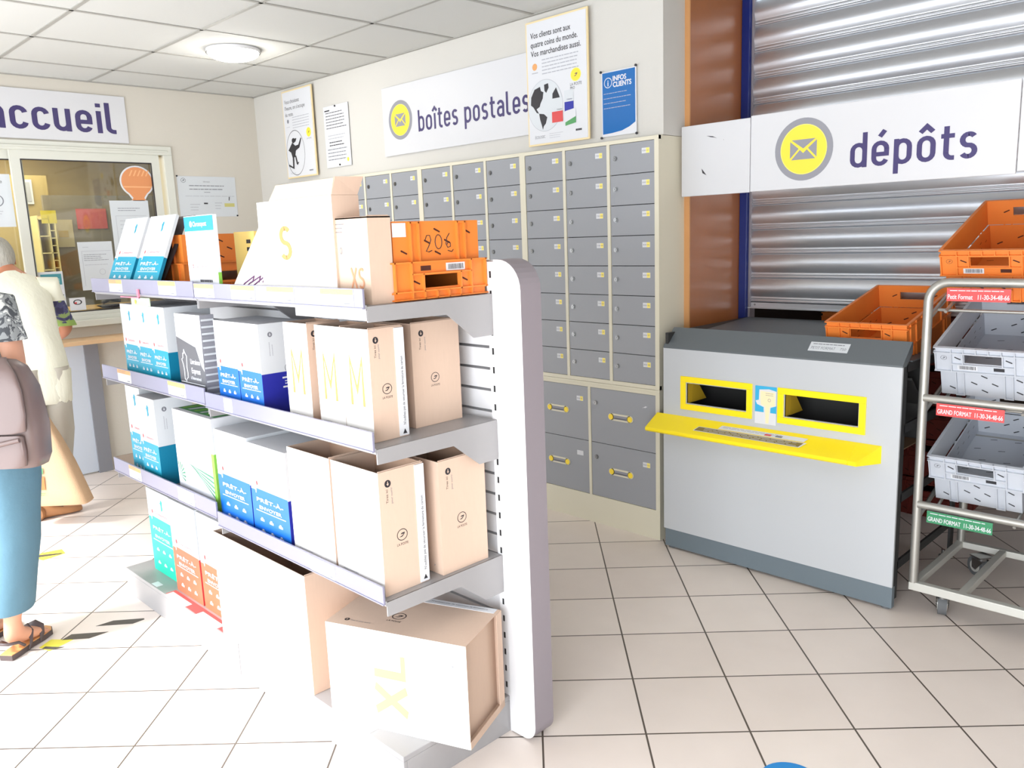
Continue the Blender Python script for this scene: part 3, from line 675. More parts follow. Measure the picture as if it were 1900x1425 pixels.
for k in range(8): m.box(0, 0.16, 0, 0.075, 1.77 - 0.125 * k, 1.778 - 0.125 * k, shelfp)
for k in range(16): m.box(0, 0.16, 0.075, 0.115, 1.74 - 0.055 * k, 1.746 - 0.055 * k, shelfp)
m.box(-0.01, 0, 0, 0.115, 0, 1.8, backwall); m.build('carcass', r)
o = MB().box(-6.395, -5.60, -0.6, 0.437, 0.0, 2.118, mat('office_cupboard', (176, 156, 104), 0.8)).build('office_cupboard'); tag(o, 'tall beige cupboard at the back of the office with a framed sheet', 'cupboard')
r = MB().box(-5.594, -5.585, 0.25, 0.325, 1.90, 2.085, paperg).build('framed_sheet'); tag(r, 'small pale framed sheet on the office cupboard', 'picture')
m = MB().box(-5.584, -5.582, 0.265, 0.310, 1.92, 2.065, inkl).build('sheet_print', r); m.matrix_parent_inverse = r.matrix_world.inverted()

# ================================================================== MAILBOX LOCKERS
ordinal = ['rightmost bank of grey mailbox lockers, beside the wood reveal and above the yellow handled lockers',
           'second bank of grey mailbox lockers from the right, under the globe poster',
           'third bank of grey mailbox lockers from the right, under the yellow envelope disc',
           'fourth and leftmost bank of grey mailbox lockers, under the running figure poster']
cols_x = [(-0.286 , -0.024), (-0.572, -0.304), (-0.857, -0.590)]     # relative to the bank's right edge
zrow = [0.785 + 0.1446 * i for i in range(9)]
door_m = {}
for ci, (a, b) in enumerate(cols_x):
    w = b - a - 0.004
    m = MB(); m.box(-w / 2, w / 2, 0, 0.010, 0.0018, 0.1446 - 0.0018, door_g); door_m[ci] = m.mesh('locker_door')
m = MB(); m.cyl((0, 0, 0), (0, -0.004, 0), 0.0125, lockm, n=20); m.cyl((0, -0.004, 0), (0, -0.007, 0), 0.0085, lockm, n=16)
m.box(-0.0012, 0.0012, -0.0076, -0.007, -0.005, 0.005, ink); m.disc((0, -0.0043, 0), X, Z, 0.0105, 0.0105, ink, n=18, r0=0.86); lock_mesh = m.mesh('lock')
def plate_mesh(a, b, blank=False):
    m = MB(); m.box(-0.022, 0.022, -0.0015, 0, -0.0125, 0.0125, paper)
    if not blank:
        m.quad([(0.003, -0.0018, -0.0115), (0.021, -0.0018, -0.0115), (0.021, -0.0018, 0.0115), (0.003, -0.0018, 0.0115)], pale_y)
        m.text(a, (-0.0085, -0.0021, 0), X, Z, 0.0095, inkg, w=0.019); m.text(b, (0.012, -0.0021, 0), X, Z, 0.0095, inkg, w=0.012)
    return m.mesh('number_plate')
def inst(name, me, parent, loc):
    o = bpy.data.objects.new(name, me); COL.objects.link(o); o.parent = parent; o.location = loc; return o
plates = {}
for bi in range(4):
    xr = -0.668 - 0.873 * bi
    r = empty('mailbox_bank', (xr, 1.585, 0)); tag(r, ordinal[bi], 'mailboxes', 'banks of mailbox lockers')
    m = MB()
    m.box(-0.873, 0, 0.019, 0.44, 0.765, 1.960, cream)                 # body
    for a, b in ((-0.873, -0.857), (-0.590, -0.572), (-0.304, -0.286), (-0.024, 0.0)): m.box(a, b, 0, 0.019, 0.765, 1.960, cream)
    m.box(-0.873, 0, 0.0005, 0.019, 1.942, 1.9595, cream); m.box(-0.873, 0, 0.0005, 0.019, 0.7655, 0.785, cream)
    m.build('cabinet_frame', r)
    m = MB()
    for a, b in cols_x: m.box(a, b, 0.0165, 0.0192, 0.785, 1.942, gap_m)
    m.build('gap_shade_backing', r)  # dark sheet behind the doors paints the shade in their gaps
    for ci, (a, b) in enumerate(cols_x):
        for ri in range(8):
            d = inst('locker_door', door_m[ci], r, ((a + b) / 2, 0.003, zrow[ri])); hw = (b - a - 0.004) / 2
            inst('lock', lock_mesh, d, (-hw + 0.030, 0, 0.078))
            n = 800 - 100 * ((bi * 3 + ci) % 8) + 30; key = (n, 8 - ri)
            if key not in plates: plates[key] = plate_mesh(str(n), '%02d' % (8 - ri))
            inst('number_plate', plates[key], d, (hw - 0.048, 0, 0.100))
big_lab = ['rightmost large grey parcel lockers with yellow ended handles above a cream plinth',
           'second set of large parcel lockers from the right, behind the shelving end', 'third set of large parcel lockers from the right, behind the shelving',
           'leftmost set of large parcel lockers, hidden low behind the shelving']
m = MB()
m.cyl((-0.060, 0, 0), (-0.060, -0.004, 0), 0.0185, cream, n=20); m.cyl((0.060, 0, 0), (0.060, -0.004, 0), 0.0185, cream, n=20); m.box(-0.060, 0.060, -0.004, 0, -0.0185, 0.0185, cream)
m.cyl((-0.060, -0.004, 0), (-0.060, -0.006, 0), 0.0145, yellow, n=20); m.cyl((0.060, -0.004, 0), (0.060, -0.006, 0), 0.0145, yellow, n=20)
m.box(-0.042, 0.042, -0.0046, -0.004, -0.010, 0.010, logo_g); m.box(-0.040, 0.040, -0.0050, -0.0044, -0.008, -0.002, charc)
handle_mesh = m.mesh('slot_handle')
blankp = plate_mesh('', '', True)
bigd = []
for bi in range(4):
    xr = -0.668 - 0.873 * bi
    r = empty('parcel_locker_bank', (xr, 1.585, 0)); tag(r, big_lab[bi], 'parcel lockers', 'sets of large parcel lockers')
    m = MB(); m.box(-0.873, 0, 0.019, 0.44, 0.0, 0.764, cream)
    m.box(-0.873, 0, 0.0, 0.019, 0.0, 0.152, cream); m.box(-0.873, 0, 0.0, 0.019, 0.737, 0.764, cream); m.box(-0.873, 0, -0.002, 0.0, 0.749, 0.753, cream)
    for a, b in ((-0.873, -0.857), (-0.452, -0.436), (-0.024, 0.0)): m.box(a, b, 0, 0.019, 0.152, 0.737, cream)
    m.build('cabinet_frame', r)
    m = MB(); m.box(-0.857, -0.452, 0.0165, 0.0192, 0.152, 0.737, gap_m); m.box(-0.436, -0.024, 0.0165, 0.0192, 0.152, 0.737, gap_m); m.build('gap_shade_backing', r)  # same painted gap shade behind the large doors
    for ci, (a, b) in enumerate(((-0.857, -0.452), (-0.436, -0.024))):
        for ri, (za, zb) in enumerate(((0.154, 0.443), (0.446, 0.735))):
            w = b - a - 0.004
            if len(bigd) < 4:
                mm = MB().box(-w / 2, w / 2, 0, 0.010, 0, zb - za, door_g).mesh('large_locker_door'); bigd.append(mm)
            d = inst('large_locker_door', bigd[ci * 2 + ri], r, ((a + b) / 2, 0.003, za))
            inst('lock', lock_mesh, d, (-w / 2 + 0.032, 0, 0.212))
            inst('slot_handle', handle_mesh, d, (-0.01, 0, 0.150))
            if (ci, ri) == (0, 0): inst('number_plate', blankp, d, (w / 2 - 0.06, 0, 0.215))
            elif (ci, ri) != (1, 1): inst('number_plate', plates[(830, 1 + ci + ri)], d, (w / 2 - 0.055, 0, 0.222))
            else:
                k = MB(); k.poly2([(-1, -.2), (0, .3), (.3, .5), (1, .4), (.2, -.1), (-.2, 0)], (0, -0.0003, 0), X, Z, 0.016, paper)
                inst('torn_label', k.mesh('torn_label'), d, (w / 2 - 0.065, 0, 0.222))

# ================================================================== DEPOSIT UNIT
du = empty('letter_deposit_unit', (-0.067, 1.53, 0)); tag(du, 'pale grey mail deposit unit with two yellow framed slots and yellow writing ledge', 'deposit unit')
hw = 0.54
slots = [(-0.443, -0.078, 0.705, 0.861), (0.040, 0.411, 0.705, 0.858)]
m = MB()
xs = [-hw, slots[0][0] + .03, slots[0][1] - .03, slots[1][0] + .03, slots[1][1] - .03, hw]
m.box(-hw, hw, 0, 0.012, 0.10, 0.735, unit_f); m.box(-hw, hw, 0, 0.012, 0.83, 0.985, unit_f)
for a, b in ((xs[0], xs[1]), (xs[2], xs[3]), (xs[4], xs[5])): m.box(a, b, 0, 0.012, 0.735, 0.83, unit_f)
m.build('front_panel', du)
MB().box(-hw + 0.006, hw, 0.004, 0.03, 0.012, 0.098, mat('blue_grey_kick_plate', (104, 116, 124), 0.45)).build('kick_plate', du)
for a, b, c, d in slots:
    m = MB()
    frame_rect2 = lambda t: None
    t = 0.027
    m.box(a, b, -0.006, 0.004, d - t, d, unit_y); m.box(a, b, -0.006, 0.004, c, c + t, unit_y)
    m.box(a, a + t, -0.006, 0.004, c + t, d - t, unit_y); m.box(b - t, b, -0.006, 0.004, c + t, d - t, unit_y)
    ch = mat('dull_yellow_chute', (196, 160, 40), 0.5) if 'dull_yellow_chute' not in MATS else MATS['dull_yellow_chute']
    m.box(a + t, a + t + 0.003, 0.004, 0.05, c + t, d - t, ch); m.box(b - t - 0.003, b - t, 0.004, 0.05, c + t, d - t, ch)
    m.prism([(a + t, 0.05, c + t), (a + t, 0.17, c + t), (a + t, 0.085, d - t), (a + t, 0.05, d - t)], (0.003, 0, 0), ch)
    m.build('slot_frame', du, bevel=0.0015)
m = MB(); m.box(-hw + .02, hw - .02, 0.30, 0.31, 0.62, 0.95, unit_s); m.box(-hw + .02, hw - .02, 0.012, 0.30, 0.640, 0.645, mat('brown_bin_floor', (110, 84, 60), 0.8))
m.prism([(-hw + .02, 0.16, 0.92), (-hw + .02, 0.30, 0.80), (-hw + .02, 0.30, 0.79), (-hw + .02, 0.16, 0.91)], (2 * hw - 0.04, 0, 0), unit_s)
m.build('chute', du)
# sloping top front and dark top with a lowered well on the right for the crate
m = MB()
m.prism([(-hw, 0.0, 0.985), (-hw, 0.0, 0.992), (-hw, 0.088, 1.074), (-hw, 0.096, 1.070), (-hw, 0.096, 1.03), (-hw, 0.04, 0.985)], (2 * hw, 0, 0), unit_t)
m.build('sloped_top', du)
m = MB()
m.box(-hw + 0.03, 0.16, 0.096, 0.735, 1.055, 1.062, unit_t); m.box(0.16, hw, 0.096, 0.735, 0.995, 1.000, unit_t)
m.box(0.155, 0.16, 0.096, 0.735, 0.995, 1.062, unit_t)
m.quad([(-hw + 0.03, 0.096, 1.063), (-hw + 0.14, 0.096, 1.063), (-hw + 0.03, 0.735, 1.063)], unit_s)
m.build('top_panel', du)
m = MB()
m.box(-hw + 0.004, -hw + 0.02, 0.012, 0.735, 0.012, 1.055, unit_s); m.build('side_panel', du); m = MB()
for y in (0.014, 0.69): m.box(hw - 0.012, hw - 0.002, y, y + 0.045, 0.04, 0.99, unit_s)
for z in (0.16, 0.44, 0.72, 0.96): m.box(hw - 0.012, hw - 0.002, 0.05, 0.70, z, z + 0.035, unit_s)
m.build('side_frame', du)
m = MB()
for x in (-hw + 0.03, hw - 0.03):
    for y in (0.03, 0.70): m.cyl((x, y, 0), (x, y, 0.012), 0.018, rubber, n=14); m.cyl((x, y, 0.012), (x, y, 0.04), 0.008, lockm, n=10)
m.build('levelling_feet', du)
# ledge
m = MB()
P = [(-0.555 + 0.0, -0.098, 0.612), (-0.555, -0.098, 0.600), (-0.555, -0.088, 0.594), (-0.555, 0.0, 0.594), (-0.555, 0.0, 0.673)]
P = [(0, -0.100, 0.618), (0, -0.102, 0.606), (0, -0.094, 0.598), (0, -0.078, 0.600), (0, -0.0, 0.655), (0, 0.0, 0.672)]
m.prism([(-0.575, y, z) for _, y, z in P], (0.96, 0, 0), unit_y)
m.prism([(0.383, -0.094, 0.598), (0.383, 0.0, 0.600), (0.383, 0.0, 0.672), (0.383, -0.098, 0.616)], (0.093, 0, 0.0), unit_y)
m.v = [(x - (0.06 if (x > 0.45 and y < -0.05) else 0), y, z) for x, y, z in m.v]
m.build('writing_ledge', du, bevel=0.002)
sl = Vector((0, 0.1, 0.054)).normalized(); nn = X.cross(sl)
o_ = Vector((-0.06, -0.05, 0.645 + 0.0014))
m = MB(); c = o_
m.quad([tuple(c + X * a + sl * b + nn * 0.0004) for a, b in ((-0.27, -0.030), (0.235, -0.030), (0.255, 0.002), (-0.255, 0.002))], paper)
m.quad([tuple(c + X * a + sl * b + nn * 0.0008) for a, b in ((-0.265, -0.027), (0.23, -0.027), (0.243, -0.001), (-0.252, -0.001))], mat('brown_instruction_strip', (128, 112, 64), 0.5))
m.quad([tuple(c + X * a + sl * b + nn * 0.0004) for a, b in ((-0.16, 0.006), (0.24, 0.006), (0.25, 0.030), (-0.15, 0.030))], paper)
m.lines(tuple(c + sl * -0.014 + nn * 0.0012), X, sl, 0.44, 0.022, 3, paper, th=0.22, rag=0.1)
m.lines(tuple(c + sl * 0.02 + X * 0.0 + nn * 0.0008), X, sl, 0.28, 0.014, 2, inkg, th=0.25, rag=0.1)
m.quad([tuple(c + X * a + sl * b + nn * 0.0009) for a, b in ((0.06, 0.010), (0.09, 0.010), (0.094, 0.020), (0.064, 0.020))], redp)
m.quad([tuple(c + X * a + sl * b + nn * 0.0009) for a, b in ((0.11, 0.010), (0.14, 0.010), (0.144, 0.020), (0.114, 0.020))], inkg)
m.build('instruction_sticker', du)
# picture label between the slots
m = MB(); m.box(-0.065, 0.034, -0.0012, 0, 0.690, 0.856, mat('sky_blue_label', (60, 170, 214), 0.4))
q = lambda x, z, k=1: (x, -0.0012 - 0.0004 * k, z)
m.quad([q(-0.065, 0.690), q(0.034, 0.690), q(0.034, 0.742), q(-0.065, 0.742)], paper)
m.add([q(a, b, 2) for a, b in ((-0.045, 0.840), (0.0, 0.845), (0.034, 0.838), (0.034, 0.775), (0.008, 0.765), (0.004, 0.690), (-0.020, 0.690), (-0.024, 0.765), (-0.055, 0.775), (-0.062, 0.790), (-0.047, 0.795))], [tuple(range(11))], paper)
m.add([q(a, b, 3) for a, b in ((-0.040, 0.835), (0.028, 0.832), (0.028, 0.775), (0.004, 0.768), (0.000, 0.695), (-0.014, 0.695), (-0.018, 0.768), (-0.036, 0.775), (-0.040, 0.800))], [tuple(range(9))], mat('pale_cream_print', (240, 222, 180), 0.5))
m.lines(q(0.002, 0.822, 4), X, Z, 0.035, 0.016, 2, inkg, th=0.2, rag=0); m.disc(q(0.002, 0.797, 4), X, Z, 0.007, 0.007, inkg, n=16, r0=0.8)
m.build('slot_sticker', du)
sl2 = Vector((0, 0.088, 0.082)).normalized(); n2 = X.cross(sl2); c = Vector((0.233, 0.046, 1.0355)) + n2 * 0.0012
m = MB(); m.quad([tuple(c + X * a + sl2 * b) for a, b in ((-0.082, -0.024), (0.082, -0.024), (0.082, 0.024), (-0.082, 0.024))], paperg)
m.text('PETIT FORMAT', tuple(c + X * -0.022 - sl2 * 0.006 + n2 * 0.0004), X, sl2, 0.020, inkg, w=0.10); m.text('750', tuple(c + X * 0.060 - sl2 * 0.006 + n2 * 0.0004), X, sl2, 0.018, inkg, w=0.024)
m.lines(tuple(c + sl2 * 0.014 + n2 * 0.0004), X, sl2, 0.14, 0.01, 1, inkg, th=0.4)
m.build('format_sticker', du)

# ================================================================== CRATES
def crate_mesh(pm, dm, Wd=0.32, L=0.54, H=0.205):
    m = MB(); t = 0.005; w = Wd / 2; l = L / 2; zs_ = 0.105; i_ = 0.010
    # lower section (inset)
    m.box(-w + i_, w - i_, -l + i_, l - i_, 0, 0.006, pm)
    for s_ in (-1, 1):
        xa = s_ * (w - i_); m.box(min(xa, xa - s_ * t), max(xa, xa - s_ * t), -l + i_, l - i_, 0.006, zs_, pm)
        ya = s_ * (l - i_); m.box(-w + i_ + t, w - i_ - t, min(ya, ya - s_ * t), max(ya, ya - s_ * t), 0.006, zs_, pm)
        # upper side wall (long)
        xa = s_ * w; m.box(min(xa, xa - s_ * t), max(xa, xa - s_ * t), -l + 0.004, l - 0.004, zs_, H, pm)
        for z in (zs_, H - 0.022, H - 0.004):
            m.box(min(xa, xa + s_ * 0.007), max(xa, xa + s_ * 0.007), -l, l, z, z + 0.004, pm)
        for k in range(9):
            y = -l + L * (k + 0.5) / 9
            m.box(min(xa, xa + s_ * 0.006), max(xa, xa + s_ * 0.006), y - 0.0015, y + 0.0015, H - 0.02, H, pm)
        for y in (-l + 0.03, -l + 0.09, -0.1, 0.1, l - 0.09, l - 0.03):
            m.box(min(xa, xa + s_ * 0.006), max(xa, xa + s_ * 0.006), y - 0.002, y + 0.002, zs_, H - 0.02, pm)
        xl = s_ * (w - i_)
        for y in (-0.19, -0.16, 0.0, 0.16, 0.19): m.box(min(xl, xl + s_ * 0.008), max(xl, xl + s_ * 0.008), y - 0.002, y + 0.002, 0.004, zs_, pm)
        # ends, with a real hand hole
        ya = s_ * l; y0, y1 = min(ya, ya - s_ * t), max(ya, ya - s_ * t)
        hx, ha, hb = 0.062, 0.142, 0.176
        m.box(-w, w, y0, y1, zs_, ha, pm); m.box(-w, w, y0, y1, hb, H, pm); m.box(-w, -hx, y0, y1, ha, hb, pm); m.box(hx, w, y0, y1, ha, hb, pm)
        ye0, ye1 = min(ya, ya + s_ * 0.009), max(ya, ya + s_ * 0.009)
        for z in (zs_, H - 0.024, H - 0.004): m.box(-w - 0.005, w + 0.005, ye0, ye1, z, z + 0.004, pm)
        m.box(-0.105, 0.105, ye0, ye1, ha - 0.006, ha - 0.002, pm)
        for x in (-w, -0.105, -0.066, 0.066, 0.105, w): m.box(x - 0.002, x + 0.002, ye0, ye1, zs_ if abs(x) > 0.08 else ha - 0.005, H - 0.02, pm)
        for x in (-0.105, -0.063, -0.021, 0.021, 0.063, 0.105): m.box(x - 0.0015, x + 0.0015, ye0, ye1, H - 0.022, H, pm)
        yl = s_ * (l - i_)
        for x in (-0.095, -0.068, 0.068, 0.095): m.box(x - 0.002, x + 0.002, min(yl, yl + s_ * 0.009), max(yl, yl + s_ * 0.009), 0.002, zs_, pm)
        m.box(-0.097, -0.066, min(yl, yl + s_ * 0.009), max(yl, yl + s_ * 0.009), 0.002, 0.006, pm); m.box(0.066, 0.097, min(yl, yl + s_ * 0.009), max(yl, yl + s_ * 0.009), 0.002, 0.006, pm)
        # slanted drain slots (dark) outside and inside
        def slot(x, z, yy, u, k=0.011):
            uu = Vector(u)
            for e in (-1, 1):
                c = Vector((x, yy, z)); n_ = Vector((0, e, 0)) * (t / 2 + 0.0006)
                m.poly2([(-1, -.52), (-.7, -.55), (1, .25), (.9, .55), (.7, .55), (-1, -.2)], c + n_, uu, Z, k, dm)
        for x, z in ((-0.085, 0.160), (0.085, 0.160)): slot(x, z, ya - s_ * t / 2, X * s_)
        for x, z in ((-0.11, 0.03), (-0.035, 0.055), (0.0, 0.085), (0.035, 0.055), (0.0, 0.025), (0.115, 0.03), (0.115, 0.08)): slot(x, z, yl - s_ * t / 2, X * s_)
        m.box(0.035, 0.070, ya - 0.0006 if s_ < 0 else ya - 0.001, ya + 0.001 if s_ < 0 else ya + 0.0006, 0.117, 0.130, dm)
    for i in range(6):
        for j in range(3):
            c = (-0.09 + 0.09 * j + (0.02 if i % 2 else -0.02), -0.2 + 0.08 * i, 0.0066)
            m.poly2([(-1, -.3), (1, .1), (1, .4), (-1, 0)], c, X, Y, 0.012, dm)
    for s_ in (-1, 1):
        for i in range(7):
            for z in ((0.05, 0.075) if i % 2 else (0.06,)):
                c = Vector((s_ * (w - i_ - t - 0.0006), -0.2 + 0.066 * i, z)); m.poly2([(-1, -.3), (1, .1), (1, .4), (-1, 0)], c, Y, Z, 0.009, dm)
    return m
def bar_label(m0=-0.075):
    m = MB(); rr = random.Random(4); m.box(-0.034, 0.034, -0.0008, 0, -0.0105, 0.0105, paper); x = -0.028
    while x < 0.026:
        w_ = rr.choice((0.0008, 0.0014, 0.0022)); m.quad([(x, -0.0011, -0.007), (x + w_, -0.0011, -0.007), (x + w_, -0.0011, 0.007), (x, -0.0011, 0.007)], ink); x += w_ + rr.choice((0.0008, 0.0014))
    return m.mesh('barcode_label')
cm_o = crate_mesh(orange, orange_d).mesh('crate_body'); cm_g = crate_mesh(greyc, grey_d).mesh('crate_body'); cm_r = crate_mesh(mat('dark_red_crate_plastic', (112, 36, 24), 0.5), orange_d).mesh('crate_body'); bar_me = bar_label()
m = MB(); m.disc((0, -0.0006, 0), X, Z, 0.011, 0.009, ink, n=20, r0=0.9); m.poly2(DART, (0, -0.0006, 0), X, Z, 0.009, ink); mark_me = m.mesh('post_mark')
def crate(kind, label, mtx, group, name='mail_crate', labels=True):
    r = empty(name, mtx=mtx); tag(r, label, 'crate', group)
    inst('crate_body', {'o': cm_o, 'g': cm_g, 'r': cm_r}[kind], r, (0, 0, 0))
    if labels:
        b = inst('barcode_label', bar_me, r, (-0.052, -0.2705, 0.1235)); inst('post_mark', mark_me, r, (-0.132, -0.2705, 0.160))
    return r
def crmat(x, yfront, zrimfront, tilt, yaw=0.0):
    """crate whose front top rim is at (x, yfront, zrimfront), rising to the back by tilt"""
    rot = Matrix.Rotation(yaw, 4, 'Z') @ Matrix.Rotation(tilt, 4, 'X')
    off = rot @ Vector((0, -0.27, 0.205))
    return Matrix.Translation(Vector((x, yfront, zrimfront)) - off) @ rot
TILT = math.radians(19.2)
crate('o', 'orange crate standing in the dark top of the deposit unit', crmat(0.272, 1.665, 1.132, math.radians(12)), 'orange mail crates', labels=False)
# trolley crates
for lv, (z, kind) in enumerate(((1.420, 'o'), (1.062, 'g'), (0.640, 'g'))):
    nm = ('top', 'middle', 'bottom')[lv]
    cn = {'o': 'orange', 'g': 'light grey'}[kind]
    crate(kind, '%s crate on the %s trolley level, left column beside the upright' % (cn, nm), crmat(0.712, 1.625, z, TILT), 'crates on the metal trolley')
    crate(kind, '%s crate on the %s trolley level, right column at the picture edge' % (cn, nm), crmat(1.052, 1.625, z, TILT), 'crates on the metal trolley')
# the two-part orange crates standing upside down on the top shelf
def flipped(x, y, z, yaw):
    return Matrix.Translation((x, y, z + 0.205)) @ Matrix.Rotation(yaw, 4, 'Z') @ Matrix.Rotation(PI, 4, 'Y')
c206 = crate('o', 'orange crate upside down on the top shelf, marked by hand 206', flipped(-0.395, -0.208, 1.3725, PI / 2), 'upturned orange crates on the shelving', labels=False)
b = inst('barcode_label', bar_me, c206, (-0.052, -0.2705, 0.1235)); b.rotation_euler = (0, PI, 0)
def strokes(paths, r=0.0012, mt=ink):
    m = MB()
    for p in paths: m.tube([(x, 0, z) for x, z in p], r, mt, n=6)
    return m
s2 = [[(-.042, .010), (-.036, .022), (-.026, .022), (-.022, .010), (-.030, -.006), (-.040, -.020), (-.030, -.022), (-.020, -.018)]]
s0 = [[(.004 + .012 * math.cos(a), .004 + .019 * math.sin(a)) for a in [i * 2 * PI / 14 for i in range(15)]]]
s6 = [[(.044, .026), (.034, .014), (.030, -.002), (.036, -.012), (.046, -.010), (.046, .000), (.038, .002), (.034, -.004)], [(.036, -.020), (.05, -.024), (.056, -.018)]]
o = strokes(s2 + s0 + s6).build('handwritten_number', c206); o.location = (0.0, -0.2606, 0.060); o.rotation_euler = (0, PI, 0)
o = MB().box(-0.022, 0.022, -0.001, 0, -0.018, 0.018, paper).build('paper_label', c206); o.location = (0.128, -0.2606, 0.022)
crate('o', 'orange crate upside down on the top shelf, behind the two leaning teal mailers', flipped(-1.71, -0.190, 1.3725, PI / 2), 'upturned orange crates on the shelving', labels=False)
# dark red and orange crates in the store room behind
for i, (x, y, z) in enumerate(((0.2, 3.0, 0.0), (0.2, 3.0, 0.21), (0.2, 3.0, 0.42), (0.2, 3.0, 0.63), (0.2, 3.0, 0.84), (-0.25, 3.05, 0.0), (-0.25, 3.05, 0.21), (-0.25, 3.05, 0.42), (-0.25, 3.05, 0.63), (-0.25, 3.05, 0.84))):
    nth = ('lowest', 'second lowest', 'middle', 'second highest', 'top')[i % 5]
    crate('r' if x > 0 else 'o', '%s %s crate of the %s stack behind the shutter' % (nth, ('dark red', 'orange')[i // 5], ('right', 'left')[i // 5]), Matrix.Translation((x, y, z)), 'stacked crates in the store room', labels=False)

# ================================================================== TROLLEY
tr = empty('picking_trolley', (0.52, 1.57, 0)); tag(tr, 'tubular metal trolley with sloping levels of mail crates beside the deposit unit', 'trolley')
TW = 0.74; TD = 0.60
m = MB()
for x in (0.0, 0.170, TW): m.box(x - 0.0, x + 0.028, 0.0302, TD - 0.0282, 0.100, 0.128, steelw)
m.box(0, TW + 0.028, 0.0, 0.030, 0.096, 0.130, steelw); m.box(0, TW + 0.028, TD - 0.028, TD, 0.100, 0.128, steelw)
m.build('base_frame', tr, bevel=0.003)
r_ = 0.0165
m = MB()
def bend(x, y, zt, sx):    # upright that bends into the top rail
    p = [(x, y, 0.128), (x, y, zt - 0.07)]
    for i in range(1, 7):
        a = i * PI / 2 / 6; p.append((x + sx * 0.07 * (1 - math.cos(a)), y, zt - 0.07 + 0.07 * math.sin(a)))
    return p
zt = 1.305
left = bend(0.014, 0.012, zt, 1); right = bend(TW + 0.014, 0.012, zt, -1)[::-1]
m.tube(left + right, r_, steel, n=14)
zb = zt + 0.072
left = bend(0.014, TD - 0.012, zb, 1); right = bend(TW + 0.014, TD - 0.012, zb, -1)[::-1]
m.tube(left + right, r_, steel, n=14)
m.build('tube_frame', tr)
for zf in (0.872, 0.452):
    MB().cyl((0.02, 0.002, zf), (TW + 0.01, 0.002, zf), 0.0145, steel).build('front_rail', tr)
    MB().cyl((0.02, TD - 0.01, zf + 0.150), (TW + 0.01, TD - 0.01, zf + 0.150), 0.0145, steel).build('rear_rail', tr)
for zf in (1.305, 0.872, 0.452):
    zr = {1.305: 1.420, 0.872: 1.062, 0.452: 0.640}[zf]
    z0 = zr - 0.205 / math.cos(TILT) - 0.012
    m = MB()
    for x in (0.06, 0.335, 0.40, 0.68): m.tube([(x, 0.06, z0 + (0.06 - 0.055) * math.tan(TILT)), (x, TD - 0.03, z0 + (TD - 0.03 - 0.055) * math.tan(TILT))], 0.006, steel, n=8)
    m.tube([(0.014, 0.10, z0 + 0.004), (TW + 0.014, 0.10, z0 + 0.004)], 0.006, steel, n=8)
    m.tube([(0.014, TD - 0.1, z0 + (TD - 0.155) * math.tan(TILT) - 0.010), (TW + 0.014, TD - 0.1, z0 + (TD - 0.155) * math.tan(TILT) - 0.010)], 0.006, steel, n=8)
    for y, dz in ((0.10, 0.004), (TD - 0.1, (TD - 0.155) * math.tan(TILT) - 0.010)):
        pass
    for x in (0.014, TW + 0.014): m.tube([(x, 0.012, z0 - 0.026), (x, TD - 0.012, z0 - 0.026 + (TD - 0.024) * math.tan(TILT))], 0.009, steel, n=8)
    m.build('level_support', tr)
for (cx, cy, ang) in ((0.112, 0.055, 0.3), (0.112, TD - 0.055, 1.0), (TW - 0.07, 0.055, 0.4), (TW - 0.07, TD - 0.055, 0.9)):
    c = empty('castor', (cx, cy, 0)); c.parent = tr; c.rotation_euler = (0, 0, ang)
    m = MB(); m.box(-0.035, 0.035, -0.03, 0.03, 0.090, 0.0958, lockm); m.cyl((0, 0, 0.076), (0, 0, 0.090), 0.022, lockm, n=16)
    for s_ in (-1, 1): m.prism([(s_ * 0.020, -0.03, 0.078), (s_ * 0.020, 0.03, 0.078), (s_ * 0.020, 0.028, 0.036), (s_ * 0.020, 0.008, 0.030)], (s_ * 0.003, 0, 0), lockm)
    m.build('fork', c)
    m = MB(); m.cyl((-0.016, 0.018, 0.043), (0.016, 0.018, 0.043), 0.043, rubber, n=32); m.cyl((-0.018, 0.018, 0.043), (0.018, 0.018, 0.043), 0.026, steelw, n=24); m.cyl((-0.024, 0.018, 0.043), (0.024, 0.018, 0.043), 0.006, lockm, n=10)
    m.build('wheel', c, bevel=0.003)
def rail_label(zf, t, mt, x0, w):
    m = MB(); m.box(x0, x0 + w, -0.019, -0.018, zf - 0.052, zf - 0.006, mt)
    m.text(t, (x0 + w / 2, -0.0194, zf - 0.036), X, Z, 0.024, paper, w=w * 0.96, bold=0.0003); m.lines((x0 + w / 2, -0.0194, zf - 0.014), X, Z, w * 0.9, 0.010, 1, paper, th=0.3)
    m.box(x0, x0 + w, -0.018, -0.004, zf - 0.010, zf - 0.006, lockm)
    m.build('rail_label', tr)
rail_label(1.292, 'Petit Format   11-30-34-48-66', redp, 0.085, 0.205)
rail_label(0.867, 'GRAND FORMAT  11-30-34-48-66', redp, 0.072, 0.225)
rail_label(0.446, 'GRAND FORMAT  11-30-34-48-66', mat('green_label', (50, 132, 90), 0.5), 0.060, 0.225)

# ================================================================== SHELVING (GONDOLA)
go = empty('display_shelving', (-0.09, -0.02, 0)); tag(go, 'grey and white metal display shelving with rounded end panel, stocked with postal boxes', 'shelving')
ox, oy = -0.09, -0.02
XM, XL = -1.065, -2.035       # middle and left bay ends (world)
def gb(mb, name, parent=go, **k):     # world coordinates -> local to the shelving
    mb.v = [(x - ox, y - oy, z) for x, y, z in mb.v]; return mb.build(name, parent, **k)
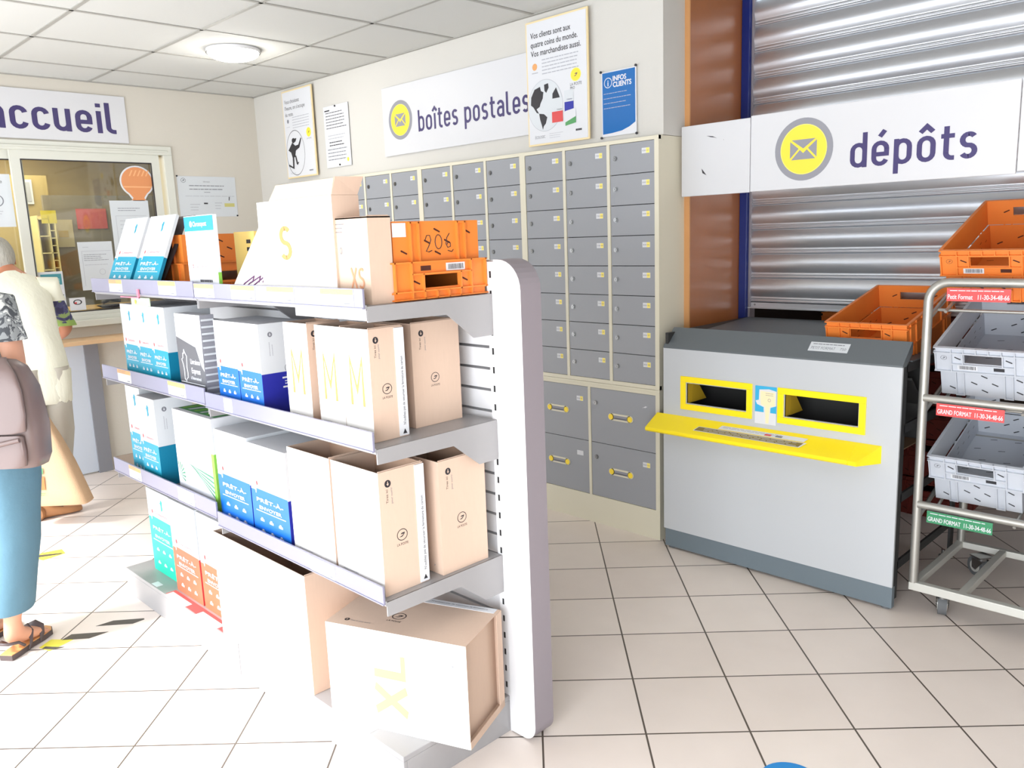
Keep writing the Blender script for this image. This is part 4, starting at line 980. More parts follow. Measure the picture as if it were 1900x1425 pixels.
# end panel: rounded board along the length direction
def rrect(x0, x1, z0, z1, rt, rb):
    p = [(x0, z0), (x0, z1)]
    for i in range(9): a = PI / 2 - i * PI / 16; p.append((x1 - rt + rt * math.cos(a), z1 - rt + rt * math.sin(a)))
    for i in range(9): a = -i * PI / 16; p.append((x1 - rb + rb * math.cos(a), z0 + rb + rb * math.sin(a)))
    return p
p = rrect(-0.090, 0.014, 0.004, 1.466, 0.085, 0.05)
m = MB(); m.prism([(x, -0.045, z) for x, z in p], (0, 0.082, 0), white, side=edge_g)
gb(m, 'end_panel', bevel=0.002)
def upright(x0, x1, name='slotted_upright'):
    m = MB(); m.box(x0, x1, -0.043, 0.020, 0.0, 1.460, white)
    k = 0
    z = 0.145
    while z < 1.45:
        m.box((x0 + x1) / 2 - 0.0035, (x0 + x1) / 2 + 0.0035, -0.0436, -0.042, z, z + 0.019, gap_m); z += 0.0552
    gb(m, name)
upright(-0.122, -0.091); upright(XM - 0.015, XM + 0.015); upright(XL, XL + 0.03)
for xa, xb in ((XM + 0.016, -0.123), (XL + 0.031, XM - 0.016)):
    m = MB(); m.box(xa, xb, 0.004, 0.014, 0.10, 1.455, shelf_g)
    z = 0.118
    while z < 1.42:
        m.box(xa, xb, -0.018, 0.004, z, z + 0.056, white); z += 0.0645
    gb(m, 'slatted_back_panel')
lev = {0: ((1.370, 1.370), (0.045, 0.050)), 1: ((1.002, 1.010), (0.048, 0.052)), 2: ((0.583, 0.606), (0.046, 0.054))}
pt_w = lambda: None
def price_tag(x0, x1, z0, z1, top, parent, n=0):
    m = MB(); m.box(x0, x1, -0.4865, -0.485, z0, z1, paper); zt_ = z1 - (z1 - z0) * 0.32
    m.quad([(x0, -0.4868, zt_), (x1, -0.4868, zt_), (x1, -0.4868, z1), (x0, -0.4868, z1)], top)
    m.lines(((x0 + x1) / 2 - (x1 - x0) * .1, -0.4872, zt_ + (z1 - zt_) * .5), X, Z, (x1 - x0) * .6, (z1 - zt_) * .8, 2, inkg, th=0.25, rag=.4, seed=n)
    m.lines((x1 - (x1 - x0) * .18, -0.4872, z0 + (z1 - z0) * .15), X, Z, (x1 - x0) * .2, (z1 - z0) * .12, 1, inkg, th=0.5, rag=0)
    gb(m, 'price_tag', parent)
tags = {(0, 1): [(-1.825, -1.691, tagor), (-1.346, -1.202, pale_y)], (0, 0): [(-1.055, -0.914, pale_y), (-0.796, -0.648, pale_y), (-0.575, -0.427, pale_y), (-0.291, -0.140, pale_y)],
        (1, 1): [(-1.852, -1.714, tagor), (-1.358, -1.213, pale_y)], (1, 0): [(-0.921, -0.866, paper)],
        (2, 1): [(-1.856, -1.732, tagor), (-1.378, -1.24, paper)], (2, 0): [(-0.46, -0.33, paper)]}
tn = 0
for L in (0, 1, 2):
    for bay, (xa, xb) in enumerate(((XM + 0.003, -0.101), (XL + 0.004, XM - 0.003))):
        z = lev[L][0][bay]; up = lev[L][1][bay]
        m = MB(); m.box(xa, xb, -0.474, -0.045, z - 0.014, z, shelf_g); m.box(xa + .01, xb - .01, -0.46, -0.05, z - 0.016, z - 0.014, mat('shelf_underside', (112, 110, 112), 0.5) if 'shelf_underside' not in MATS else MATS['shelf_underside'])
        m.box(xa, xb, -0.478, -0.474, z - 0.010, z + 0.004, shelf_g); m.box(max(xa, xb - 0.34), xb, -0.477, -0.473, z - 0.036, z - 0.004, shelf_g) if L == 0 and bay == 0 else None
        s = gb(m, 'shelf', bevel=0.0015)
        for x0, x1 in ((xb - 0.003, xb + 0.001), (xa - 0.001, xa + 0.003)):
            pr = [(-0.474, z), (-0.474, z - 0.040), (-0.215, z - 0.044), (-0.120, z - 0.118), (-0.046, z - 0.118), (-0.046, z)]
            m = MB(); m.prism([(x0, y, zz) for y, zz in pr], (x1 - x0, 0, 0), shelf_g); b = gb(m, 'bracket', s)
        m = MB(); m.box(xa, xb, -0.485, -0.4785, z - 0.006, z + up, clear_rail); m.box(xa, xb, -0.4875, -0.485, z - 0.006, z - 0.002, clear_rail)
        gb(m, 'price_rail', s, bevel=0.001)
        for (a, b, tm) in tags.get((L, bay), []): tn += 1; price_tag(a, b, z + 0.000, z + up - 0.003, tm, s, tn)
for xa, xb in ((XM + 0.002, -0.096), (XL - 0.105 + 0.0, XM - 0.002)):
    m = MB(); m.box(xa, xb, -0.458, -0.02, 0.104, 0.120, shelf_g); m.box(xa, xb, -0.458, -0.446, 0.0, 0.104, shelf_g)
    m.box(xb - 0.004, xb, -0.446, -0.02, 0.0, 0.104, shelf_g); m.box(xa, xa + 0.004, -0.446, -0.02, 0.0, 0.104, shelf_g)
    gb(m, 'base_deck', bevel=0.003)
def base_tag(x, y, w, d, mt):
    m = MB(); m.box(x, x + w, y, y + d, 0.1202, 0.1212, mt); gb(m, 'base_price_tag')
base_tag(-1.86, -0.452, 0.055, 0.028, paper); base_tag(-0.42, -0.456, 0.16, 0.05, paper)
m = MB()
pal_red = mat('red_floor_strip', (206, 84, 84), 0.5)
m.box(-1.71, -1.15, -0.452, -0.41, 0.1202, 0.1208, pal_red); m.box(-1.70, -1.52, -0.457, -0.425, 0.1208, 0.1214, paper); m.box(-1.42, -1.24, -0.457, -0.425, 0.1208, 0.1214, paper)
gb(m, 'red_shelf_strip')
# little sliding tag strip hanging below the top rail
m = MB(); m.box(-1.66, -1.48, -0.470, -0.468, 1.322, 1.352, mat('pale_green_tag', (170, 190, 160), 0.4)); m.box(-1.60, -1.52, -0.4712, -0.470, 1.340, 1.350, paper); m.disc((-1.615, -0.4713, 1.335), X, Z, 0.008, 0.008, yellow, n=14)
gb(m, 'hanging_tag')
m = MB(); m.box(-1.70, -1.52, -0.4935, -0.4885, 1.352, 1.356, mat('pink_clip', (230, 120, 140), 0.5)); m.box(-1.535, -1.520, -0.4925, -0.488, 1.352, 1.385, MATS['pink_clip'])
o = gb(m, 'pink_price_clip')

# ================================================================== BOXES ON THE SHELVES
LZ = {0: 1.3705, 1: 1.0025, 2: 0.5835, '1l': 1.0105, '2l': 0.6065, 3: 0.1205}
def prepaid(name, label, x0, x1, y0, d, z0, z1, main, side, group, frac=0.46, tilt=0.0, topm=None, sidetop=None, shape=True, texts='PRÊT-À-ENVOYER', xoff=0.0):
    """white postal box with a coloured lower part, printed front"""
    w = x1 - x0; h = z1 - z0; m = MB(); hz = h * frac; st = sidetop or paperg
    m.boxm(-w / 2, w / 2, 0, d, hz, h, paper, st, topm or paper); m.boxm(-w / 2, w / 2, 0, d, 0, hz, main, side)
    q = lambda x, z, k=1: (x, -0.0004 * k, z)
    m.add([q(-w / 2, hz - .001), q(-w * .40, hz - .001), q(-w * .33, hz + 0.006), q(w / 2 - .001, hz + 0.004), q(w / 2 - .001, hz - .002)], [(0, 1, 2, 3, 4)], main)
    m.poly2([(-.5, .2), (.5, .2), (.2, -1), (-.2, -1)], q(-w * .36, hz, 2), X, Z, 0.010, paper)
    if shape: m.poly2([(a * .8, b * 1.2) for a, b in FRANCE], q(w * .10, h * .85), X, Z, h * .066, main)
    m.text('Colissimo', q(0.006, hz + h * .075), X, Z, h * .045, redp if main is not blue else inkg, w=w * .5); m.disc(q(-w * .32, hz + h * .075), X, Z, h * .018, h * .024, redp)
    m.text('PRÊT-À-', q(0, hz * .82, 2), X, Z, h * .055, paper, w=w * .72, bold=.0006); m.text('ENVOYER', q(0, hz * .67, 2), X, Z, h * .05, paper, w=w * .6, bold=.0006)
    m.box(-w * .4, w * .4, -0.0008, 0, hz * .585, hz * .60, paper)
    for i in range(3):
        for j in range(2):
            cx, cz = -w * .25 + w * .25 * i, hz * (.42 - .24 * j)
            m.box(cx - w * .05, cx + w * .05, -0.0008, 0, cz - h * .014, cz + h * .008, paper); m.disc(q(cx, cz + h * .018, 2), X, Z, w * .03, h * .008, paper, n=10)
    # +x side: arrow, writing, logo frame
    s_ = lambda y, z, k=1: (w / 2 + 0.0004 * k, y, z)
    if d > 0.05:
        arrow_icon(m, s_(d * .25, h * .88), Y, Z, h * .028, inkg, paper); m.lines(s_(d * .25, h * .73), Z, -Y, h * .16, d * .12, 2, inkl, th=.25)
        poste_logo(m, s_(d * .62, h * .50), Y, Z, h * .055, inkg, None)
        m.box(w / 2, w / 2 + .0005, d * .45, d * .85, hz * .62, hz * .66, paper); m.box(w / 2, w / 2 + .0005, d * .45, d * .85, hz * .84, hz * .88, paper)
        m.lines(s_(d * .65, hz * .75, 1), Y, Z, d * .3, hz * .12, 2, paper, th=.4, rag=.1)
    o = m.build(name, None, (x0 + w / 2, y0, z0), (tilt, 0, 0)); tag(o, label, 'box', group)
    return o
def cardboard(name, label, x0, x1, y0, d, z0, z1, front, letter, group, lcol=sizeink, strip=True, lz=0.45, lh=0.4, rot=0.0, logo=True, side=None, openw=True, lw=0.6):
    w = x1 - x0; h = z1 - z0; m = MB(); t = 0.003; side = side or card
    m.boxm(-w / 2, w / 2, 0, t, 0, h, front, side, side, card_in)
    m.boxm(-w / 2, w / 2, d - t, d, 0, h, card_in, side, side, side)
    m.box(w / 2 - t, w / 2, t, d - t, 0, h, side); m.box(-w / 2, -w / 2 + t, t, d - t, 0, h, side); m.box(-w / 2 + t, w / 2 - t, t, d - t, 0.0, t, card_in)
    q = lambda x, z, k=1: (x, -0.0004 * k, z)
    if letter: dtext(m, letter, q(0, h * (lz - lh * .5)), X, Z, h * lh / 1.4, lcol, w=w * lw, ws=0.15)
    m.lines(q(-w * .2, h * .10), X, Z, w * .35, h * .02, 1, inkl, th=.3); m.poly2(DART, q(w * .36, h * .07), X, Z, h * .02, inkg)
    s_ = lambda y, z, k=1: (w / 2 + 0.0004 * k, y, z)
    if logo:
        arrow_icon(m, s_(d * .20, h * .90), Y, Z, h * .030, ink, card); m.text('Tirez ici', s_(d * .17, h * .80), Z, -Y, h * .03, ink, w=h * .11); m.text('pour ouvrir', s_(d * .27, h * .80), Z, -Y, h * .028, inkg, w=h * .13)
        poste_logo(m, s_(d * .45, h * .46), Y, Z, h * .052, ink, None)
    o = m.build(name, None, (x0 + w / 2, y0, z0), rot); tag(o, label, 'box', group)
    # inner flaps folded down inside the open top
    f = MB(); f.box(-w / 2 + t, w / 2 - t, t, t + 0.002, h - 0.05, h - 0.002, card_in); f.box(w / 2 - t - .002, w / 2 - t, t, d - t, h - 0.045, h + 0.003, side); f.build('inner_flap', o)
    if strip:
        f = MB(); f.box(w / 2 + 0.0004, w / 2 + 0.003, d - 0.030, d + 0.001, h * .01, h - 0.004, paper); f.text("N'oubliez pas de sécuriser la fermeture du carton", (w / 2 + .0034, d - .012, h * .42), Z, -Y, 0.012, ink, w=h * .62)
        f.poly2([(-1, -1), (1, -1), (0, 1)], (w / 2 + .0034, d - .013, h * .05), Y, Z, 0.007, ink); f.build('adhesive_strip', o)
    return o
# --- top shelf
prep_g = 'prepaid teal boxes on the shelving'
def mailer(x0, x1, y, z0, h, lean, label):
    o = prepaid('flat_mailer', label, x0, x1, y, 0.012, z0, z0 + h, teal, teald, 'flat teal mailers leaning on the top shelf', frac=.45, tilt=-lean)
    return o
mailer(-1.965, -1.735, -0.455, LZ[0], 0.305, math.radians(22), 'leftmost teal and white flat mailer leaning back on the top shelf')
mailer(-1.705, -1.470, -0.455, LZ[0], 0.305, math.radians(22), 'second teal and white flat mailer leaning back on the top shelf, beside the orange crate')
for (a, lab) in ((-1.86, 'bent dark card behind the first leaning teal mailer'), (-1.60, 'bent dark card behind the second leaning teal mailer')):
    m = MB(); pts = [(0.0, 0.0), (0.075, 0.14), (0.135, 0.265), (0.165, 0.275), (0.20, 0.25)]
    v = [(-0.10, y, z) for y, z in pts] + [(0.10, y, z) for y, z in pts]; v2 = [(x, y, z - 0.003) for x, y, z in v]; n = len(pts)
    m.add(v, [(i, i + 1, n + i + 1, n + i) for i in range(n - 1)], mat('dark_card', (70, 58, 58), 0.7) if 'dark_card' not in MATS else MATS['dark_card']); m.add(v2, [(i, n + i, n + i + 1, i + 1) for i in range(n - 1)], MATS['dark_card'])
    tag(m.build('dark_card', None, (a + .02, -0.43, LZ[0] + 0.004)), lab, 'card')
o = prepaid('blue_topped_box', 'tall white box with a blue band at its top on the top shelf, left of the middle', -1.150, -0.935, -0.455, 0.012, LZ[0], 1.632, paper, limeg, None, frac=.3, shape=False)
m = MB(); w = .205; h = .262
m.quad([(-.106, -.0010, h - .05), (.106, -.0010, h - .05), (.106, -.0010, h - .003), (-.106, -.0010, h - .003)], mat('bright_blue_band', (20, 140, 206), .5))
m.text('Chronopost', (0.01, -.0016, h - .027), X, Z, .022, paper, w=.10, bold=.0006); m.disc((-.055, -.0015, h - .027), X, Z, .010, .010, paper)
m.lines((-.05, -.0012, .15), X, Z, .05, .12, 8, inkl, th=.3, rag=.4); m.lines((0.02, -.0012, .05), X, Z, .09, .012, 1, ink, th=.7, rag=0)
m.build('printed_front', o); o['label'] = 'tall white box with blue band near its top, left of the slanted mailer'
o = MB().boxm(-.07, .07, 0, .06, 0, .205, mat('yellow_card_box', (240, 206, 120), .6), MATS['yellow_card_box']).lines((0.03, -.0006, .16), X, Z, .03, .05, 2, ink, th=.5).build('yellow_box', None, (-0.985, -0.33, LZ[0])); tag(o, 'yellow card box half hidden behind the white slanted mailer', 'box')
# slanted white mailer with purple stroke
m = MB(); m.boxm(-.17, .17, 0, .016, 0, .315, cardw, paperg, cardw)
for i, (a, b) in enumerate(((-.13, .02), (-.10, .03), (-.06, .015))): m.tube([(a, -.001, .005 + .012 * i), (a + .03, -.001, .05), (a + .05 + b, -.001, .075), (a + .055 + b, -.001, .055)], .0022, mat('purple_marker', (120, 70, 120), .6) if 'purple_marker' not in MATS else MATS['purple_marker'], n=6)
o = m.build('white_mailer', None, (-0.715, -0.452, LZ[0]), (-math.radians(30), 0, 0)); tag(o, 'white flat mailer leaning back left of the S box, purple pen strokes at its foot', 'mailer')
# S box
o = cardboard('shipping_box', 'white fronted S size cardboard box with raised flaps on the top shelf', -0.665, -0.270, -0.445, 0.085, LZ[0], 1.652, cardw, None, 'size marked cardboard boxes', strip=False, logo=False)
m = MB(); dtext(m, 'S', (-.050, -.001, .115), X, Z, .068, sizeink, w=.062, ws=0.19); m.lines((.10, -.001, .115), X, Z, .06, .012, 1, inkl, th=.4, rag=0); m.build('size_letter', o)
m = MB(); m.prism([(-.13, .002, .282), (.197, .002, .282), (.197, .012, .325), (-.10, .012, .325)], (0, .003, 0), cardt, side=card); m.build('front_flap', o)
m = MB(); m.prism([(.197, .004, .282), (.197, .083, .282), (.205, .100, .330), (.200, .014, .328)], (-.003, 0, 0), card); m.build('side_flap', o)
m = MB(); m.prism([(-.19, .083, .282), (.19, .083, .282), (.19, .103, .33), (-.19, .103, .33)], (0, .003, 0), card_in); m.build('rear_flap', o)
# XS box
o = cardboard('shipping_box', 'small XS size cardboard box on the top shelf beside the orange 206 crate', -0.335, -0.128, -0.468 + .03, 0.072, LZ[0], 1.592, cardt, None, 'size marked cardboard boxes', strip=False, logo=False)
m = MB(); dtext(m, 'XS', (.048, -.001, .040), X, Z, .038, mat('orange_size_print', (200, 136, 96), .6), w=.060, ws=0.16)
m.lines((-.02, -.001, .195), X, Z, .05, .03, 3, inkg, th=.2); m.disc((-.02, -.001, .137), X, Z, .005, .009, inkg, n=16, r0=.7); m.lines((-.04, -.001, .018), X, Z, .08, .01, 1, redp, th=.3)
m.build('printed_front', o)
m = MB(); m.boxm(-.1035, .1035, 0, .072, .222 - .0045, .222 - .001, cardt, card); m.build('lid', o)
# --- second shelf
z = LZ['1l']
for i, (a, b) in enumerate(((-1.858, -1.712), (-1.706, -1.562), (-1.556, -1.410))):
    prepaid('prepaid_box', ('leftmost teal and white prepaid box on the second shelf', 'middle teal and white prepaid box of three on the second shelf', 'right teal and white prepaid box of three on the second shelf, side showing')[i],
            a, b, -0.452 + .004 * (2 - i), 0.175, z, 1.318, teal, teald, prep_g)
# charcoal express pack
m = MB(); w = .205; h = .293
m.boxm(-w / 2, w / 2, 0, .05, h * .62, h, paper, logo_g, paper); m.boxm(-w / 2, w / 2, 0, .05, 0, h * .62, charc, logo_g)
m.add([(w * .18, -.0005, h * .7), (w / 2 - .001, -.0005, h * .7), (w / 2 - .001, -.0005, h * .34), (w * .40, -.0005, h * .40)], [(0, 1, 2, 3)], paper)
m.add([(-w / 2, -.0004, h * .62), (-w * .1, -.0004, h * .62), (w * .2, -.0004, h * .62), (-w / 2, -.0004, h * .72)], [(0, 2, 3)], charc)
P = [Vector((-.05 + a * .032, -.0008, h * .36 + b * .062)) for a, b in FRANCE]; m.tube(P + [P[0]], .0018, paper, n=5)
m.text('Livraison', (.035, -.0012, h * .44), X, Z, .026, paper, w=.075, bold=.0006); m.text('Express', (.035, -.0012, h * .33), X, Z, .028, paper, w=.068, bold=.0006); m.text("à l'international", (.03, -.0012, h * .24), X, Z, .015, paper, w=.08, bold=.0003)
m.box(-w * .46, w * .46, -.001, 0, h * .165, h * .175, paper); m.lines((0, -.001, h * .09), X, Z, w * .8, .03, 2, paper, th=.45, rag=.1)
for k in range(24): m.box(w / 2 - .001, w / 2 + .0015, .003 + .0005 * (k % 3), .048, h * .04 * k + .003, h * .04 * k + .0095, paperg if k % 2 else logo_g) if k * .04 < .95 else None
o = m.build('express_mailer_pack', None, (-1.205, -0.458, z)); tag(o, 'white and charcoal express mailer pack with map outline on the second shelf', 'mailer pack')
for i, (a, b) in enumerate(((-1.015, -0.868), (-0.864, -0.716))):
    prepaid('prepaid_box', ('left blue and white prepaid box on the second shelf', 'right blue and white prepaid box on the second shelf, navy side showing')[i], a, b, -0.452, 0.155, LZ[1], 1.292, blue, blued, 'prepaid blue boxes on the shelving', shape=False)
for i, (a, b) in enumerate(((-0.592, -0.462), (-0.420, -0.292), (-0.290, -0.162))):
    cardboard('shipping_box', ('leftmost M size cardboard box on the second shelf, next to the blue boxes', 'middle M size cardboard box on the second shelf', 'right M size cardboard box on the second shelf with postal logo on its side')[i], a, b, -0.435, 0.112, LZ[1], 1.305, cardw, 'M', 'size marked cardboard boxes', lz=.52, lh=.42, strip=(i == 2), lw=.52)
cardboard('shipping_box', 'plain brown cardboard box standing behind the right M box', -0.420, -0.205, -0.262, 0.175, LZ[1], 1.300, card, None, 'size marked cardboard boxes', strip=False)
# --- third shelf
z = LZ['2l']
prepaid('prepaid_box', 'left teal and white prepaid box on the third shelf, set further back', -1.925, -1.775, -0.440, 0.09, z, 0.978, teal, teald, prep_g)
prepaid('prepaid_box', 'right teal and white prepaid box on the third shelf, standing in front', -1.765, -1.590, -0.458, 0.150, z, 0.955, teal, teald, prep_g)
m = MB(); w = .32; h = .335
m.boxm(-w / 2, w / 2, 0, .20, 0, h, paper, paper, paper)
m.quad([(-w / 2 + .01, .02, h + .0006), (w / 2 - .01, .02, h + .0006), (w / 2 - .01, .19, h + .0006), (-w / 2 + .01, .19, h + .0006)], leafg)
for i in range(5): m.quad([(-w / 2 + .02 + .05 * i, .03, h + .001), (-w / 2 + .04 + .05 * i, .03, h + .001), (-w / 2 + .09 + .05 * i, .18, h + .001), (-w / 2 + .05 + .05 * i, .18, h + .001)], paper if i % 2 else limeg)
for i in range(5): m.add([(-w * .25 + .01 * i, -.0005, h * .42), (w * .5 - .002, -.0005, h * (.36 - .06 * i)), (w * .5 - .002, -.0005, h * (.335 - .06 * i))], [(0, 1, 2)], mat('pale_leaf_print', (66, 138, 104), .5) if 'pale_leaf_print' not in MATS else MATS['pale_leaf_print'])
for i in range(7):
    a = -.5 + .35 * i; m.add([(-w * .46, -.0005, h * .25), (-w * .46 + .05 * math.cos(a), -.0005, h * .25 + .05 * math.sin(a)), (-w * .46 + .05 * math.cos(a + .15), -.0005, h * .25 + .05 * math.sin(a + .15))], [(0, 1, 2)], MATS['pale_leaf_print'])
m.boxm(w / 2 - .020, w / 2 + .001, -.001, .20, .0, h * .62, limeg, limeg)
o = m.build('leaf_box', None, (-1.275, -0.452, z)); tag(o, 'large white box with green leaf print on the third shelf', 'box')
for i, (a, b) in enumerate(((-1.082, -0.852), (-0.845, -0.612))):
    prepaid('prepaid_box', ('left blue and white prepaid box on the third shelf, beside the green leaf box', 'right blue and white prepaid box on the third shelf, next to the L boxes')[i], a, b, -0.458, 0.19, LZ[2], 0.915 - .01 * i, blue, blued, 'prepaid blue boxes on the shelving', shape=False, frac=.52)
for i, (a, b) in enumerate(((-0.592, -0.362), (-0.352, -0.128))):
    cardboard('shipping_box', ('left L size cardboard box on the third shelf, beside the blue box', 'right L size cardboard box on the third shelf with postal logo on its side')[i], a, b, -0.458, 0.150, LZ[2], 0.930, cardw, 'L', 'size marked cardboard boxes', lcol=mat('faint_yellow_print', (248, 238, 190), .6) if i == 0 else MATS['faint_yellow_print'], lz=.5, lh=.42, strip=(i == 1), lw=.35)
cardboard('shipping_box', 'plain brown cardboard box standing behind the right L box', -0.385, -0.118, -0.262, 0.175, LZ[2], 0.918, card, None, 'size marked cardboard boxes', strip=False)
# --- base
prepaid('prepaid_box', 'mint green and white prepaid box on the base shelf at the left end', -2.02, -1.765, -0.372, 0.075, LZ[3], 0.500, green, green, None, frac=.66)
for i, (a, b) in enumerate(((-1.715, -1.468), (-1.452, -1.205))):
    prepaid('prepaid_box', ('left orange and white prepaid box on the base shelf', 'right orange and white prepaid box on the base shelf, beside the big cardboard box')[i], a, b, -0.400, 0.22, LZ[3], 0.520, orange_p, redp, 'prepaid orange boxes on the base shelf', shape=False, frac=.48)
cardboard('shipping_box', 'big cardboard box standing on the base shelf, left of the XL box', -1.185, -0.560, -0.455, 0.30, LZ[3], 0.520, cardw, None, 'size marked cardboard boxes', strip=False, logo=False)
# XL box lying rotated on the base
ang = math.radians(21.8); L_, D_, H_ = 0.462, 0.235, 0.312
o = empty('shipping_box', (-0.409, -0.487 + 0.004, LZ[3]), ang); tag(o, 'XL size cardboard box lying crosswise at the front end of the base shelf', 'box', 'size marked cardboard boxes')
m = MB(); t = .004
m.boxm(0, L_, 0, t, 0, H_, cardw, card, card, card_in); m.box(0, L_, D_ - t, D_, 0, H_, card); m.box(0, L_ - .02, t, D_ - t, H_ - t, H_, card); m.box(0, L_, t, D_ - t, 0, t, card); m.box(0, t, t, D_ - t, t, H_ - t, card)
m.box(L_ - .025, L_ - .021, t, D_ - t, t, H_ - t, card)
m.quad([(0, -.0002, H_ + .0005), (L_, -.0002, H_ + .0005), (L_, D_, H_ + .0005), (0, D_, H_ + .0005)], card)
poste_logo(m, (L_ * .42, D_ * .42, H_ + .001), X, Y, .022, ink, None); arrow_icon(m, (L_ * .12, D_ * .14, H_ + .001), X, Y, .008, ink, card); m.text('Tirez ici pour ouvrir', (L_ * .22, D_ * .14, H_ + .001), X, Y, .010, inkg, w=.07)
m.build('box_body', o)
m = MB(); dtext(m, 'XL', (L_ * .44 + .062, -.001, H_ * .48), Z, -X, .075, xlink, w=.190, ws=0.20); m.poly2(DART, (L_ * .90, -.001, H_ * .78), X, Z, .012, inkg); m.lines((L_ * .9, -.001, H_ * .18), Z, -X, .06, .03, 3, inkl, th=.25); m.build('printed_front', o)
m = MB(); m.box(L_, L_ + .002, D_ - .035, D_, .0, H_, card); m.box(L_, L_ + .002, 0, D_, .0, .022, card); m.build('end_flap', o)
m = MB(); m.box(L_ * .45, L_ * .98, D_ - .03, D_ - .002, H_ + .0012, H_ + .0022, paper); m.text("N'oubliez pas de sécuriser la fermeture", (L_ * .72, D_ - .014, H_ + .0026), X, Y, .010, ink, w=.19); m.build('adhesive_strip', o)

# ================================================================== FLOOR TAPE
def tape(name, label, pts, mt, z=0.0008):
    m = MB(); m.prism([(x, y, 0.0002) for x, y in pts], (0, 0, 0.0006), mt); o = m.build(name); tag(o, label, 'floor tape', 'floor marking tape pieces')
FT = [((750, 262), (890, 218), (1130, 200), (1130, 208), (1040, 242)), ((480, 372), (560, 326), (850, 305), (700, 357)), ((350, 425), (420, 368), (560, 372), (330, 478)), ((310, 447), (340, 430), (515, 424), (400, 452))]
tp = [([(-1.895, -0.681), (-1.891, -0.612), (-1.812, -0.516), (-1.800, -0.519), (-1.798, -0.568)], tape_b, 'dark grey tape diamond on the floor nearest the shelving base'),
      ([(-1.872, -0.819), (-1.895, -0.774), (-1.801, -0.663), (-1.801, -0.737)], tape_b, 'dark grey tape strip on the floor between sandal and shelving'),
      ([(-1.872, -0.900), (-1.911, -0.845), (-1.840, -0.785), (-1.808, -0.880)], tape_y, 'yellow floor tape strip under the front of the dark sandal'),
      ([(-2.955, -0.628), (-3.005, -0.577), (-2.979, -0.489), (-2.901, -0.495), (-2.884, -0.604)], tape_y, 'yellow floor tape strip further back near the counter')]
for i, (pts, mt, lab) in enumerate(tp): tape('floor_tape', lab, pts, mt)
m = MB(); m.prism([(x, y, 0.0009) for x, y in ((-1.852, -0.896), (-1.862, -0.880), (-1.797, -0.829), (-1.811, -0.868))], (0, 0, 0.0005), tape_b); tag(m.build('floor_tape'), 'thin black tape sliver across the yellow strip by the sandal', 'floor tape', 'floor marking tape pieces')
m = MB(); m.prism([(x, y, 0.0009) for x, y in ((-2.955, -0.626), (-2.982, -0.600), (-2.915, -0.500), (-2.905, -0.519))], (0, 0, 0.0005), tape_b); tag(m.build('floor_tape'), 'thin black tape sliver on the far yellow strip', 'floor tape', 'floor marking tape pieces')
m = MB(); m.disc((0.66, 0.31, 0.001), X, Y, 0.085, 0.085, mat('bright_blue_sticker', (30, 130, 200), .4), n=40); m.v = [(x, y, z) for x, y, z in m.v]
tag(m.build('floor_sticker'), 'bright blue round floor sticker at the bottom edge of the picture', 'sticker')

# ================================================================== PEOPLE
def skinned(name, verts, edges, mt, parent=None, sub=2, root=0):
    me = bpy.data.meshes.new(name); me.from_pydata([v[:3] for v in verts], edges, []); me.materials.append(mt)
    o = bpy.data.objects.new(name, me); COL.objects.link(o)
    if parent: o.parent = parent
    sk = o.modifiers.new('skin', 'SKIN'); sk.use_smooth_shade = True
    ly = me.skin_vertices[0] if len(me.skin_vertices) else None
    if ly is None:
        bpy.context.view_layer.update(); ly = me.skin_vertices[0]
    for i, v in enumerate(verts):
        r = v[3]; r2 = v[4] if len(v) > 4 else r
        ly.data[i].radius = (r, r2)
    ly.data[root].use_root = True
    s = o.modifiers.new('sub', 'SUBSURF'); s.levels = sub; s.render_levels = sub
    return o
class Frame:
    def __init__(s, p, f): s.p = Vector(p); s.f = Vector((f[0], f[1], 0)).normalized(); s.r = s.f.cross(Z)
    def __call__(s, a, b, z): return s.p + s.r * a + s.f * b + Z * z
def chainskin(name, chains, mt, parent, extra=()):
    """chains: lists of (Vector, radius); a point equal to an existing one is shared"""
    V = []; E2 = []; idx = {}
    for ch in chains:
        prev = None
        for p, r in ch:
            k = tuple(round(c, 4) for c in p)
            if k not in idx: idx[k] = len(V); V.append((p[0], p[1], p[2]) + (r if isinstance(r, tuple) else (r,)))
            i = idx[k]
            if prev is not None and prev != i: E2.append((prev, i))
            prev = i
    return skinned(name, V, E2, mt, parent)
def hand_chains(wrist, d, side, up, curl=0.5, k=1.0, thumbside=1):
    """palm and five fingers: wrist point, direction d, side axis (towards the thumb), up = back of the hand"""
    d = Vector(d).normalized(); side = Vector(side).normalized(); up = Vector(up).normalized(); w = Vector(wrist)
    palm = w + d * 0.045 * k; out = [[(w, .024), (palm, (.030))]]
    for i, (sx, L) in enumerate(((0.027, .068), (0.009, .077), (-0.009, .072), (-0.026, .056))):
        b = w + d * .080 * k + side * sx * k; c1 = b + (d * math.cos(curl * .6) - up * math.sin(curl * .6)) * L * .45 * k
        c2 = c1 + (d * math.cos(curl * 1.4) - up * math.sin(curl * 1.4)) * L * .32 * k; c3 = c2 + (d * math.cos(curl * 2) - up * math.sin(curl * 2)) * L * .23 * k
        out.append([(palm, .030), (b, .0105), (c1, .009), (c2, .0085), (c3, .0072)])
    t0 = w + d * .022 * k + side * .026 * k; t1 = t0 + (d * .7 + side * .7).normalized() * .034 * k - up * .006; t2 = t1 + (d * .9 + side * .3).normalized() * .028 * k - up * .006
    out.append([(w, .024), (t0, .013), (t1, .0105), (t2, .009)])
    return out
